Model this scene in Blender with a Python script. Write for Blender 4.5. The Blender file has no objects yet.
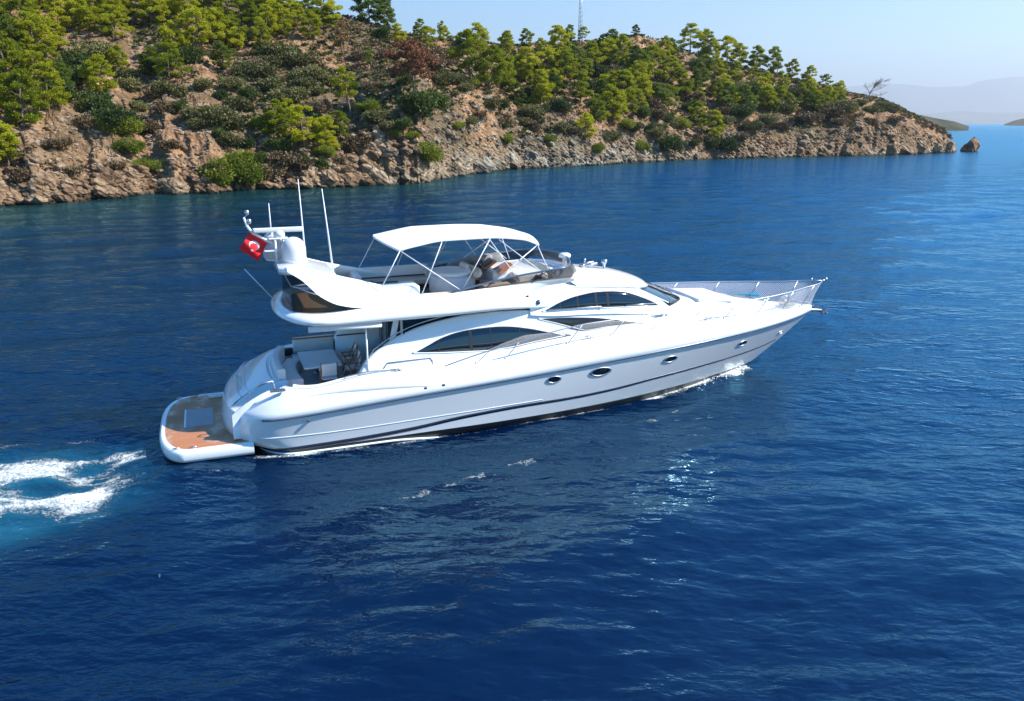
import bpy, bmesh, math, random
import numpy as np
from mathutils import Vector, Matrix
R = math.radians
random.seed(7); np.random.seed(7)
scene = bpy.context.scene

# ------------------------------------------------------------------ camera, sky, sun, exposure
CAM_H = 9.15
cam_d = bpy.data.cameras.new('camera'); cam = bpy.data.objects.new('camera', cam_d)
scene.collection.objects.link(cam); scene.camera = cam
cam_d.sensor_width = 36; cam_d.lens = 28.125; cam_d.clip_start = 0.5; cam_d.clip_end = 60000
cam.location = (0, 0, CAM_H); cam.rotation_euler = (R(90 - 15.873), 0, 0)

SUN_AZ = -3.0      # degrees from +X, counter-clockwise
SUN_EL = 40.0
w = bpy.data.worlds.new('World'); scene.world = w; w.use_nodes = True
wn = w.node_tree.nodes; wl = w.node_tree.links; wn.clear()
sky = wn.new('ShaderNodeTexSky'); sky.sky_type = 'NISHITA'; sky.sun_disc = False
sky.sun_elevation = R(SUN_EL); sky.sun_rotation = R(90 - SUN_AZ)
sky.air_density = 1.0; sky.dust_density = 0.15; sky.ozone_density = 3.0; sky.altitude = 0
bg = wn.new('ShaderNodeBackground'); bg.inputs[1].default_value = 0.108
wo = wn.new('ShaderNodeOutputWorld')
hs = wn.new('ShaderNodeHueSaturation'); hs.inputs['Saturation'].default_value = 1.45; wl.new(sky.outputs[0], hs.inputs['Color']); wl.new(hs.outputs[0], bg.inputs[0]); wl.new(bg.outputs[0], wo.inputs[0])
sd = bpy.data.lights.new('sun', 'SUN'); sd.energy = 4.7; sd.angle = R(0.53); sd.color = (1.0, 0.955, 0.88)
sun = bpy.data.objects.new('sun', sd); scene.collection.objects.link(sun)
ts = Vector((math.cos(R(SUN_AZ)) * math.cos(R(SUN_EL)), math.sin(R(SUN_AZ)) * math.cos(R(SUN_EL)), math.sin(R(SUN_EL))))
sun.rotation_euler = ts.to_track_quat('Z', 'Y').to_euler(); sun.location = ts * 100
vs = scene.view_settings
vs.view_transform = 'Standard'; vs.look = 'None'; vs.exposure = 1.03; vs.gamma = 1; vs.use_curve_mapping = False
scene.cycles.max_bounces = 8; scene.cycles.transparent_max_bounces = 24; scene.cycles.volume_bounces = 0
scene.cycles.caustics_reflective = False; scene.cycles.caustics_refractive = False

# ------------------------------------------------------------------ helpers
def link(o, parent=None):
    scene.collection.objects.link(o)
    if parent is not None: o.parent = parent
    return o
def tag(o, label=None, cat=None, group=None, kind=None):
    if label: o['label'] = label
    if cat: o['category'] = cat
    if group: o['group'] = group
    if kind: o['kind'] = kind
    return o
def empty(name, loc=(0, 0, 0), rz=0.0, parent=None):
    o = bpy.data.objects.new(name, None); o.location = loc; o.rotation_euler = (0, 0, rz)
    return link(o, parent)
def raw(name, V, F, mat=None, parent=None, smooth=True):
    me = bpy.data.meshes.new(name); me.from_pydata([tuple(map(float, v)) for v in V], [], F); me.update()
    if smooth: me.polygons.foreach_set('use_smooth', [True] * len(me.polygons))
    if mat: me.materials.append(mat)
    return link(bpy.data.objects.new(name, me), parent)
class MB:
    """collects shapes of one part"""
    def __init__(s): s.V = []; s.F = []; s.S = []
    def add(s, V, F, smooth=True):
        o = len(s.V); s.V += [tuple(map(float, v)) for v in V]; s.F += [tuple(i + o for i in f) for f in F]
        s.S += [smooth] * len(F); return s
    def grid(s, rows, closed=False, skip=None, smooth=True, flip=False):
        n = len(rows[0]); V = [p for r in rows for p in r]; F = []
        for i in range(len(rows) - 1):
            for j in range(n if closed else n - 1):
                if skip and skip(i, j): continue
                a, b = i * n + j, i * n + (j + 1) % n
                f = (a, b, b + n, a + n)
                F.append(f[::-1] if flip else f)
        return s.add(V, F, smooth)
    def box(s, c, d, rz=0, ry=0, bev=0.0, rx=0):
        bm = bmesh.new(); bmesh.ops.create_cube(bm, size=1)
        for v in bm.verts: v.co = Vector((v.co.x * d[0], v.co.y * d[1], v.co.z * d[2]))
        if bev > 0: bmesh.ops.bevel(bm, geom=bm.edges[:], offset=bev, segments=3, profile=0.7, affect='EDGES')
        M = Matrix.Translation(c) @ Matrix.Rotation(rz, 4, 'Z') @ Matrix.Rotation(ry, 4, 'Y') @ Matrix.Rotation(rx, 4, 'X')
        V = [M @ v.co for v in bm.verts]; F = [[v.index for v in f.verts] for f in bm.faces]
        bm.free(); return s.add(V, F, bev > 0)
    def tube(s, pts, r, seg=8, cap=True):
        pts = [Vector(p) for p in pts]; rs = r if isinstance(r, (list, tuple)) else [r] * len(pts)
        V = []; F = []; up = None
        for i, p in enumerate(pts):
            t = (pts[min(i + 1, len(pts) - 1)] - pts[max(i - 1, 0)]).normalized()
            if up is None: up = Vector((0, 0, 1)) if abs(t.z) < 0.9 else Vector((1, 0, 0))
            a = t.cross(up).normalized(); b = a.cross(t).normalized(); up = b
            for k in range(seg):
                an = 2 * math.pi * k / seg; V.append(p + (a * math.cos(an) + b * math.sin(an)) * rs[i])
        for i in range(len(pts) - 1):
            for k in range(seg):
                F.append((i * seg + k, i * seg + (k + 1) % seg, (i + 1) * seg + (k + 1) % seg, (i + 1) * seg + k))
        if cap: F.append(tuple(range(seg))[::-1]); F.append(tuple((len(pts) - 1) * seg + k for k in range(seg)))
        return s.add(V, F)
    def lathe(s, prof, c=(0, 0, 0), seg=20, sx=1, sy=1):
        V = []; F = []
        for (r, z) in prof:
            for k in range(seg):
                an = 2 * math.pi * k / seg; V.append((c[0] + r * math.cos(an) * sx, c[1] + r * math.sin(an) * sy, c[2] + z))
        for i in range(len(prof) - 1):
            for k in range(seg): F.append((i * seg + k, i * seg + (k + 1) % seg, (i + 1) * seg + (k + 1) % seg, (i + 1) * seg + k))
        F.append(tuple(range(seg))[::-1]); F.append(tuple((len(prof) - 1) * seg + k for k in range(seg)))
        return s.add(V, F)
    def build(s, name, mat, parent=None):
        o = raw(name, s.V, s.F, mat, parent, False)
        o.data.polygons.foreach_set('use_smooth', s.S)
        bm = bmesh.new(); bm.from_mesh(o.data); bmesh.ops.recalc_face_normals(bm, faces=bm.faces); bm.to_mesh(o.data); bm.free()
        return o

def mat(name, base=(.8, .8, .8), rough=0.5, metal=0.0, coat=0.0, spec=0.5, ior=1.5, noise=None, bump=None):
    """noise=(scale, second colour, contrast) ; bump=(scale, strength, distance)"""
    m = bpy.data.materials.new(name); m.use_nodes = True; nt = m.node_tree; b = nt.nodes['Principled BSDF']
    b.inputs['Base Color'].default_value = (*base, 1); b.inputs['Roughness'].default_value = rough
    b.inputs['Metallic'].default_value = metal; b.inputs['Coat Weight'].default_value = coat; b.inputs['Coat Roughness'].default_value = 0.05
    b.inputs['Specular IOR Level'].default_value = spec; b.inputs['IOR'].default_value = ior
    tc = nt.nodes.new('ShaderNodeTexCoord')
    if noise:
        n = nt.nodes.new('ShaderNodeTexNoise'); n.inputs['Scale'].default_value = noise[0]; n.inputs['Detail'].default_value = 6
        r = nt.nodes.new('ShaderNodeValToRGB'); r.color_ramp.elements[0].position = 0.5 - noise[2]; r.color_ramp.elements[1].position = 0.5 + noise[2]
        r.color_ramp.elements[0].color = (*base, 1); r.color_ramp.elements[1].color = (*noise[1], 1)
        nt.links.new(tc.outputs['Object'], n.inputs['Vector']); nt.links.new(n.outputs[0], r.inputs[0]); nt.links.new(r.outputs[0], b.inputs['Base Color'])
    if bump:
        n2 = nt.nodes.new('ShaderNodeTexNoise'); n2.inputs['Scale'].default_value = bump[0]; n2.inputs['Detail'].default_value = 4
        bp = nt.nodes.new('ShaderNodeBump'); bp.inputs['Strength'].default_value = bump[1]; bp.inputs['Distance'].default_value = bump[2]
        nt.links.new(tc.outputs['Object'], n2.inputs['Vector']); nt.links.new(n2.outputs[0], bp.inputs['Height']); nt.links.new(bp.outputs[0], b.inputs['Normal'])
    return m
class NT:
    """small node-writing helper"""
    def __init__(s, m): s.nt = m.node_tree; s.n = s.nt.nodes; s.l = s.nt.links
    def new(s, t, **k):
        n = s.n.new(t)
        for a, b in k.items(): setattr(n, a, b)
        return n
    def put(s, sock, v):
        if hasattr(v, 'links') or isinstance(v, bpy.types.NodeSocket): s.l.new(v, sock)
        else: sock.default_value = v
    def math(s, op, a, b=0.0, c=None, clamp=False):
        n = s.new('ShaderNodeMath', operation=op, use_clamp=clamp); s.put(n.inputs[0], a); s.put(n.inputs[1], b)
        if c is not None: s.put(n.inputs[2], c)
        return n.outputs[0]
    def mix(s, f, a, b):
        n = s.new('ShaderNodeMix', data_type='RGBA'); s.put(n.inputs[0], f)
        s.put(n.inputs[6], a if not isinstance(a, tuple) else (*a, 1)); s.put(n.inputs[7], b if not isinstance(b, tuple) else (*b, 1)); return n.outputs[2]
    def noise(s, vec, scale, detail=5, rough=0.55, dist=0.0, out=0):
        n = s.new('ShaderNodeTexNoise'); s.put(n.inputs['Vector'], vec); n.inputs['Scale'].default_value = scale
        n.inputs['Detail'].default_value = detail; n.inputs['Roughness'].default_value = rough; n.inputs['Distortion'].default_value = dist
        return n.outputs[out]
    def vor(s, vec, scale, feature='F1', out='Distance'):
        n = s.new('ShaderNodeTexVoronoi', feature=feature); s.put(n.inputs['Vector'], vec); n.inputs['Scale'].default_value = scale; return n.outputs[out]
    def ramp(s, f, stops):
        n = s.new('ShaderNodeValToRGB'); e = n.color_ramp.elements
        while len(e) < len(stops): e.new(0.5)
        for i, (p, c) in enumerate(stops): e[i].position = p; e[i].color = (*c, 1) if isinstance(c, tuple) else (c, c, c, 1)
        s.put(n.inputs[0], f); return n.outputs[0]
    def remap(s, v, a, b, c=0.0, d=1.0):
        n = s.new('ShaderNodeMapRange'); s.put(n.inputs[0], v)
        for i, q in enumerate((a, b, c, d)): n.inputs[i + 1].default_value = q
        return n.outputs[0]
    def bump(s, h, strength, dist, normal=None):
        n = s.new('ShaderNodeBump'); s.put(n.inputs['Height'], h); n.inputs['Strength'].default_value = strength; n.inputs['Distance'].default_value = dist
        if normal is not None: s.l.new(normal, n.inputs['Normal'])
        return n.outputs[0]
    def attr(s, name, out='Fac'):
        n = s.new('ShaderNodeAttribute', attribute_name=name); return n.outputs[out]

# value noise in numpy
def vnoise(x, y, z=0.0, seed=0):
    x, y, z = np.broadcast_arrays(np.asarray(x, float), np.asarray(y, float), np.asarray(z, float))
    xi = np.floor(x).astype(np.int64); yi = np.floor(y).astype(np.int64); zi = np.floor(z).astype(np.int64)
    fx, fy, fz = x - xi, y - yi, z - zi
    fx = fx * fx * (3 - 2 * fx); fy = fy * fy * (3 - 2 * fy); fz = fz * fz * (3 - 2 * fz)
    def h(a, b, c):
        n = (a * 374761393 + b * 668265263 + c * 1274126177 + seed * 974634777) & 0xffffffff
        n = ((n ^ (n >> 13)) * 1274126177) & 0xffffffff
        return ((n ^ (n >> 16)) & 0xffff) / 32767.5 - 1
    r = 0
    for a in (0, 1):
        for b in (0, 1):
            for c in (0, 1):
                r = r + h(xi + a, yi + b, zi + c) * (fx if a else 1 - fx) * (fy if b else 1 - fy) * (fz if c else 1 - fz)
    return r
def fbm(x, y, z=0.0, o=5, seed=0, g=0.5):
    r = 0; a = 1; s = 0
    for i in range(o):
        k = 2.03 ** i; r = r + a * vnoise(x * k, y * k, np.asarray(z) * k, seed + i); s += a; a *= g
    return r / s
def ridged(x, y, z=0.0, o=5, seed=0):
    r = 0; a = 1; s = 0
    for i in range(o):
        k = 2.07 ** i; r = r + a * (1 - 2 * np.abs(vnoise(x * k, y * k, np.asarray(z) * k, seed + i))); s += a; a *= 0.5
    return r / s
def sm(xs, ys):
    xs=np.array(xs,float); ys=np.array(ys,float); h=np.diff(xs); d=np.diff(ys)/h
    m=np.zeros(len(xs)); m[0]=d[0]; m[-1]=d[-1]
    for i in range(1,len(xs)-1):
        m[i]=0 if d[i-1]*d[i]<=0 else 2*d[i-1]*d[i]/(d[i-1]+d[i])
    def f(x):
        x=np.clip(np.asarray(x,float),xs[0],xs[-1]); i=np.clip(np.searchsorted(xs,x)-1,0,len(xs)-2)
        t=(x-xs[i])/h[i]
        return ((2*t**3-3*t**2+1)*ys[i]+(t**3-2*t**2+t)*h[i]*m[i]+(-2*t**3+3*t**2)*ys[i+1]+(t**3-t**2)*h[i]*m[i+1])
    return f
ZR=sm([1.5,3,4,5.5,7.2,9.4,11.7,13.4,15,17,19,21,23,24.2],[1.16,1.2,1.25,1.34,1.45,1.57,1.71,1.83,1.92,2.0,2.04,2.04,2.04,2.07])
ZS=sm([2.5,4.5,5.3,6,8.8,10.4,11.4,12.6,14,15.5,17,18.7,20.3,22,24.2],[1.86,1.92,2.04,2.12,2.14,2.22,2.36,2.5,2.61,2.66,2.66,2.6,2.52,2.43,2.26])
def aft(x,xa,L=1.5,n=2.6):
    t=np.clip((xa+L-x)/L,0,1); return np.maximum(1-t**n,0)**(1/n)
def HB(x,s):
    """hull half beam at height fraction s (0 = waterline, 1 = rub rail)"""
    x=np.asarray(x,float); s=np.asarray(s,float)
    sc=np.clip(s,-1,1); ss=np.clip(sc,0,1)
    xe=21.0+3.1*ss**0.9+np.minimum(sc,0)*1.2; L=13.2-1.1*ss
    Bm=2.6+0.3*ss**1.2+np.minimum(sc,0)*0.9
    t=np.clip((xe-x)/L,0,1); b=Bm*(1-(1-t)**2.4)
    return b-0.2*np.clip((5-x)/3,0,1)**2
def hull_y(x,z): return HB(x,np.clip(z/ZR(x),0,1))
BS=lambda x: HB(x,1.0)-0.25*np.clip((24.1-x)/5,0,1)
# lower deckhouse
ARCH=sm([5.85,6.1,6.5,7.1,7.7,8.5,9.3,10.1,11,12.3,13.7,15.1,16,17],[2.10,2.46,2.76,3.08,3.28,3.44,3.53,3.55,3.53,3.45,3.40,3.36,3.30,3.15])
WD=sm([5,13,15,16.5,18,19.5,21,22],[2.36,2.36,2.26,2.05,1.75,1.32,0.75,0.25])
def low_y(x,z): return WD(x)-0.22*(z-2.2)
WP=sm([7,12,14,15.2,16,16.8],[2.12,2.12,2.06,1.95,1.82,1.62])
def pil_y(x,z): return WP(x)-0.28*(z-3.4)
# ------------------------------------------------------------------ land: shoreline and ridge as azimuth -> distance / height tables
FL = 800.0; CP, SP = math.cos(R(15.873)), math.sin(R(15.873))
def dirpx(u, v):
    a = (u - 512) / FL; b = -(v - 350.5) / FL
    return a, CP + b * SP, -SP + b * CP
def shore_pt(u, v):
    x, y, z = dirpx(u, v); return x / y, CAM_H / (-z / y)          # azimuth ratio X/Y, depth Y
SH = [(-220, 214), (-80, 209), (0, 206), (60, 203), (120, 198), (150, 195), (209, 193), (250, 190), (300, 189), (342, 187), (419, 184), (446, 178), (480, 173), (511, 169.5), (574, 166.5), (653, 161.5), (715, 159), (800, 157), (850, 156), (903, 154.5), (940, 153), (957, 151.6)]
sa = [shore_pt(*p) for p in SH]; SA = np.array([p[0] for p in sa]); SY = np.array([p[1] for p in sa])
RG = [(-220, -50, 80), (-80, -40, 78), (0, -28, 75), (100, -18, 75), (200, -8, 75), (300, 6, 75), (350, 17, 72), (400, 33, 72), (450, 41, 72), (520, 46, 75), (560, 43, 78), (600, 41, 75), (636, 35, 72), (665, 42, 66), (700, 56, 62), (750, 68, 58), (800, 80, 52), (850, 93, 45), (880, 99, 38), (900, 109, 32), (925, 122, 24), (943, 130, 16), (953, 143, 9), (957, 149, 6)]
RA = []; RT = []; RWd = []
for u, v, wd in RG:
    x, y, z = dirpx(u, v); RA.append(x / y); RT.append(z / y); RWd.append(wd)
A_END = SA[-1]
def land_xyz(a, t):
    """a azimuth ratio, t 0 at the shore .. 1 at the ridge -> world xyz before roughness"""
    d = np.interp(a, SA, SY); W = np.interp(a, RA, RWd); tt = np.interp(a, RA, RT)
    d = d + 2.2 * fbm(a * 60, 0.5, 0, 4, 3) * np.clip((A_END - a) / 0.05, 0.15, 1)
    zr = CAM_H + (d + W) * tt
    cl = np.interp(a, [-0.7, -0.45, -0.2, -0.1, 0.0, 0.2, 0.35, 0.45, 0.55], [0.02, 0.035, 0.12, 0.32, 0.27, 0.05, 0.14, 0.50, 0.62])
    cl = cl * (1 + 0.5 * fbm(a * 34, 9.1, 0, 3, 21))
    cl = np.clip(cl, 0.02, 0.72)
    tc = np.clip(t, 0, None)
    p = cl * (1 - np.exp(-tc / 0.05)) + (1 - cl) * np.where(tc < 1, tc ** 0.95, 1 - 0.25 * (tc - 1) ** 1.5)
    p = np.where(t < 0, t * 6, p)
    Y = d + W * t
    Z = zr * p
    return a * Y, Y, Z
def land_pt(a, t):
    X, Y, Z = land_xyz(a, t)
    env = np.clip(t * 9, 0, 1) * np.clip((A_END - a) / 0.012, 0.25, 1)
    cliff = np.exp(-np.clip(t, 0, None) / 0.16)
    rr = ridged((X + Z * 1.15) * .7 / 4.5, (X - Z) * .7 / 15, Y / 11, 5, 11); ff = fbm(X / 26, Y / 26, 0, 4, 5); fi = fbm(X / 2.6, Y / 2.6, Z / 2.2, 4, 31)
    gul = ridged(X / 17 + 0.15 * ff, (Y - Z) / 40, 0, 3, 77)
    fade = 1 - np.clip((t - 0.75) / 0.25, 0, 1) * 0.75
    dz = env * (0.9 * ff + (1.3 * cliff + 0.35) * rr * 1.1 + gul * 0.55 * (1 - cliff) + 0.62 * fi * (0.6 + cliff)) * fade
    dy = -env * cliff * (1.8 * rr + 0.7 * fi) * fade * np.clip((A_END - a) / 0.05, 0.3, 1)
    dx = env * cliff * 1.0 * fbm(X / 4, Y / 4, Z / 3, 3, 55)
    return X + dx, Y + dy, Z + dz
NA, NTt = 1100, 230
aa = np.linspace(-0.82, A_END, NA); u_ = np.linspace(0, 1, NTt)
tt_ = -0.04 + 1.64 * (0.45 * u_ + 0.55 * u_ ** 2)
Ag, Tg = np.meshgrid(aa, tt_, indexing='ij')
LX, LY, LZ = land_pt(Ag, Tg)
LX[-1] = LX[-1]; LZ[-1] = -1.0
LZ[:, 0] = -2.0
V = np.stack([LX, LY, LZ], -1).reshape(-1, 3)
i_, j_ = np.meshgrid(np.arange(NA - 1), np.arange(NTt - 1), indexing='ij'); base = (i_ * NTt + j_).ravel()
Fq = np.stack([base, base + NTt, base + NTt + 1, base + 1], -1)
def bigmesh(name, V, Fq, mat, smooth=True):
    me = bpy.data.meshes.new(name)
    me.vertices.add(len(V)); me.vertices.foreach_set('co', V.astype(np.float32).ravel())
    n = len(Fq); k = Fq.shape[1]
    me.loops.add(n * k); me.loops.foreach_set('vertex_index', Fq.astype(np.int32).ravel())
    me.polygons.add(n); me.polygons.foreach_set('loop_start', (np.arange(n) * k).astype(np.int32))
    me.polygons.foreach_set('loop_total', np.full(n, k, np.int32))
    me.polygons.foreach_set('use_smooth', np.full(n, smooth))
    me.update(calc_edges=True); me.materials.append(mat)
    return bpy.data.objects.new(name, me)
def rock_material(name, soil=True):
    m = bpy.data.materials.new(name); m.use_nodes = True; k = NT(m); b = k.n['Principled BSDF']
    geo = k.new('ShaderNodeNewGeometry'); P = geo.outputs['Position']
    sep = k.new('ShaderNodeSeparateXYZ'); k.l.new(P, sep.inputs[0])
    # strata: tilted bedding
    mr = k.new('ShaderNodeMapping'); k.l.new(P, mr.inputs[0]); mr.inputs['Rotation'].default_value = (0.2, R(48), 0.25)
    mp = k.new('ShaderNodeMapping'); k.l.new(mr.outputs[0], mp.inputs[0]); mp.inputs['Scale'].default_value = (1.0, 0.3, 0.3)
    st = k.noise(mp.outputs[0], 0.55, 8, 0.62, 0.6)
    big = k.noise(P, 0.045, 4, 0.5); mid = k.noise(P, 0.3, 8, 0.65); fine = k.noise(P, 2.2, 8, 0.7)
    vr = k.vor(P, 0.9); vr2 = k.vor(mp.outputs[0], 2.3)
    rock = k.ramp(st, [(0.28, (0.06, 0.04, 0.028)), (0.42, (0.20, 0.12, 0.068)), (0.55, (0.37, 0.25, 0.15)), (0.70, (0.52, 0.43, 0.31))])
    grey = k.ramp(st, [(0.3, (0.07, 0.075, 0.07)), (0.48, (0.24, 0.24, 0.20)), (0.66, (0.46, 0.45, 0.38))])
    gm = k.remap(sep.outputs[0], -22, -5); gm2 = k.remap(sep.outputs[0], 60, 20)
    rock = k.mix(k.math('MULTIPLY', k.math('MULTIPLY', gm, gm2), k.remap(mid, 0.35, 0.6)), rock, grey)
    if soil:
        so = k.ramp(mid, [(0.25, (0.12, 0.055, 0.028)), (0.45, (0.31, 0.165, 0.078)), (0.6, (0.46, 0.285, 0.155)), (0.78, (0.52, 0.40, 0.26))])
        gr = k.ramp(fine, [(0.35, (0.045, 0.045, 0.022)), (0.7, (0.15, 0.13, 0.07))])
        so = k.mix(k.math('MULTIPLY', k.remap(big, 0.42, 0.6), 0.75), so, gr)
        hz = k.math('ADD', sep.outputs[2], k.math('MULTIPLY', k.math('SUBTRACT', mid, 0.5), 14.0))
        f = k.remap(hz, 1.0, 5.5)
        # stones breaking through the soil
        stn = k.math('GREATER_THAN', k.math('SUBTRACT', fine, k.math('MULTIPLY', vr, 0.10)), 0.54)
        f = k.math('MULTIPLY', f, k.math('SUBTRACT', 1.0, k.math('MULTIPLY', stn, 0.75)))
        col = k.mix(f, rock, so)
    else:
        col = rock
    # wet, dark band at the waterline
    wet = k.remap(k.math('ADD', sep.outputs[2], k.math('MULTIPLY', mid, 0.8)), 0.45, 0.95)
    col = k.mix(wet, (0.045, 0.035, 0.022), col)
    cr = k.ramp(k.vor(mp.outputs[0], 1.1, 'DISTANCE_TO_EDGE'), [(0.0, 0.0), (0.07, 1.0)])
    col = k.mix(k.math('MULTIPLY', k.math('SUBTRACT', 1.0, cr), 0.45), col, (0.05, 0.04, 0.03))
    k.l.new(col, b.inputs['Base Color']); b.inputs['Roughness'].default_value = 0.92; b.inputs['Specular IOR Level'].default_value = 0.2
    h = k.math('ADD', k.math('MULTIPLY', st, 1.2), k.math('ADD', k.math('MULTIPLY', fine, 0.35), k.math('MULTIPLY', vr2, 0.5)))
    k.l.new(k.bump(h, 1.0, 1.3), b.inputs['Normal'])
    return m
M_LAND = rock_material('hillside_soil_and_rock'); M_ROCK = rock_material('coastal_rock', False)
hill = link(bigmesh('hillside', V, Fq, M_LAND)); tag(hill, kind='structure')
hill['label'] = 'steep scrubby hillside of red brown soil falling to pale rocks at the waterline'

def facet_rock(seed, n=3, rough=0.35, flat=0.8):
    """angular boulder, unit size"""
    bm = bmesh.new(); bmesh.ops.create_icosphere(bm, subdivisions=n, radius=1)
    rs = np.random.RandomState(seed)
    pl = [(Vector(rs.normal(size=3)).normalized(), rs.uniform(0.55, 0.9)) for _ in range(14)]
    for v in bm.verts:
        c = v.co.copy()
        for nrm, dd in pl:
            s_ = c.dot(nrm)
            if s_ > dd: c -= nrm * (s_ - dd) * 0.92
        q = float(fbm(c.x * 2.2 + seed, c.y * 2.2, c.z * 2.2, 3, seed)); q2 = float(ridged(c.x * 1.1, c.y * 1.1 + seed, c.z * 1.1, 3, seed + 9))
        v.co = c * (1 + rough * 0.35 * q + rough * 0.3 * q2)
    V = [tuple(v.co) for v in bm.verts]; F = [[v.index for v in f.verts] for f in bm.faces]; bm.free()
    return V, F
def mesh_only(name, V, F, mat, smooth=False):
    me = bpy.data.meshes.new(name); me.from_pydata(V, [], F); me.update(); me.materials.append(mat)
    me.polygons.foreach_set('use_smooth', [smooth] * len(me.polygons)); return me

# far coast: two low capes and hazy mountain ranges
def ridge_obj(name, u0, u1, vb, dist, prof, mat, depth, label, seed, kind=None, cat=None, rough=1.0):
    """a range of hills as a solid: profile of heights across, sloped towards us and away"""
    n = 160; V = []; F = []; m = 14
    for i in range(n + 1):
        f = i / n; u = u0 + (u1 - u0) * f
        v = np.interp(u, [p[0] for p in prof], [p[1] for p in prof])
        x, y, z = dirpx(u, v); hgt = max(CAM_H + dist * z / y, 0.0)
        for j in range(m + 1):
            g = j / m; s = g * 2 - 1
            yy = dist + s * depth
            hh = hgt * (1 - abs(s) ** 1.4)
            hh += hgt * rough * 0.10 * float(ridged(u / 14 * 1.0, g * 3 + seed, 0, 4, seed)) * (1 - abs(s)) * (0 if abs(s) < 0.01 else 1)
            V.append((x / y * yy, yy, hh - (3 if j in (0, m) else 0)))
    for i in range(n):
        for j in range(m):
            a = i * (m + 1) + j; F.append((a, a + m + 1, a + m + 2, a + 1))
    o = raw(name, V, F, mat); tag(o, label, cat, kind=kind); return o
M_FAR = mat('distant_wooded_slope', (0.035, 0.045, 0.022), 0.95, spec=0.1, noise=(0.03, (0.11, 0.09, 0.055), 0.2))
M_MT = mat('bare_mountain', (0.12, 0.10, 0.08), 0.95, spec=0.1, noise=(0.0015, (0.2, 0.17, 0.13), 0.2))
ridge_obj('headland', 896, 969, 124, 1100, [(896, 113), (921, 115), (935, 118.0), (955, 121.5), (969, 126.3)], M_FAR, 60, 'low dark wooded cape behind the rocky point', 3, kind='structure')
ridge_obj('headland', 1004, 1150, 124, 3200, [(1004, 124.2), (1016, 120), (1040, 115), (1090, 108), (1150, 122)], M_FAR, 160, 'blue low cape at the right end of the sea horizon', 8, kind='structure')
ridge_obj('mountain_range', 430, 1400, 123, 30000, [(430, 118), (700, 100), (880, 84), (905, 84), (930, 87), (965, 86), (985, 80), (1010, 77), (1060, 76), (1150, 72), (1230, 88), (1400, 110)], M_MT, 4000, 'pale hazy mountain range on the far shore', 5, kind='structure')
ridge_obj('mountain_range', 800, 1300, 123, 18000, [(800, 123), (880, 119), (925, 114), (960, 111), (1000, 113), (1040, 111), (1150, 104), (1300, 118)], M_MT, 1500, 'lower hazy foothills in front of the far mountains', 15, kind='structure')
# ------------------------------------------------------------------ vegetation
def leaf_mat(name, c1, c2, trans=0.5):
    m = bpy.data.materials.new(name); m.use_nodes = True; k = NT(m); b = k.n['Principled BSDF']; out = k.n['Material Output']
    oi = k.new('ShaderNodeObjectInfo'); geo = k.new('ShaderNodeNewGeometry')
    n = k.noise(geo.outputs['Position'], 0.9, 3, 0.6)
    f = k.math('ADD', k.math('MULTIPLY', n, 0.9), k.math('MULTIPLY', k.math('SUBTRACT', oi.outputs['Random'], 0.5), 0.55))
    col = k.mix(k.remap(f, 0.2, 0.75), c1, c2)
    k.l.new(col, b.inputs['Base Color']); b.inputs['Roughness'].default_value = 0.6; b.inputs['Specular IOR Level'].default_value = 0.25
    tr = k.new('ShaderNodeBsdfTranslucent'); k.l.new(col, tr.inputs[0])
    mx = k.new('ShaderNodeMixShader'); mx.inputs[0].default_value = trans
    k.l.new(b.outputs[0], mx.inputs[1]); k.l.new(tr.outputs[0], mx.inputs[2]); k.l.new(mx.outputs[0], out.inputs[0]); return m
M_PINE = leaf_mat('pine_needles', (0.19, 0.23, 0.010), (0.50, 0.49, 0.018))
M_PINED = leaf_mat('dark_pine_needles', (0.07, 0.12, 0.015), (0.20, 0.25, 0.025))
M_RED = leaf_mat('rust_red_needles', (0.17, 0.06, 0.03), (0.26, 0.12, 0.055), 0.2)
M_ORG = leaf_mat('withered_orange_needles', (0.20, 0.12, 0.03), (0.26, 0.17, 0.05), 0.2)
M_SHD = leaf_mat('evergreen_shrub_leaves', (0.035, 0.062, 0.014), (0.11, 0.145, 0.028), 0.35)
M_SHO = leaf_mat('olive_shrub_leaves', (0.09, 0.095, 0.032), (0.22, 0.20, 0.07), 0.2)
M_SHB = leaf_mat('dry_brown_shrub_leaves', (0.13, 0.085, 0.045), (0.24, 0.17, 0.09), 0.15)
M_SHG = leaf_mat('bright_green_shrub_leaves', (0.12, 0.16, 0.016), (0.29, 0.31, 0.032), 0.4)
M_BARK = mat('pine_bark', (0.12, 0.085, 0.06), 0.9, noise=(3, (0.22, 0.16, 0.12), 0.2))
M_DEAD = mat('bleached_dead_wood', (0.34, 0.30, 0.27), 0.9, noise=(2, (0.22, 0.19, 0.17), 0.2))

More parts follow.
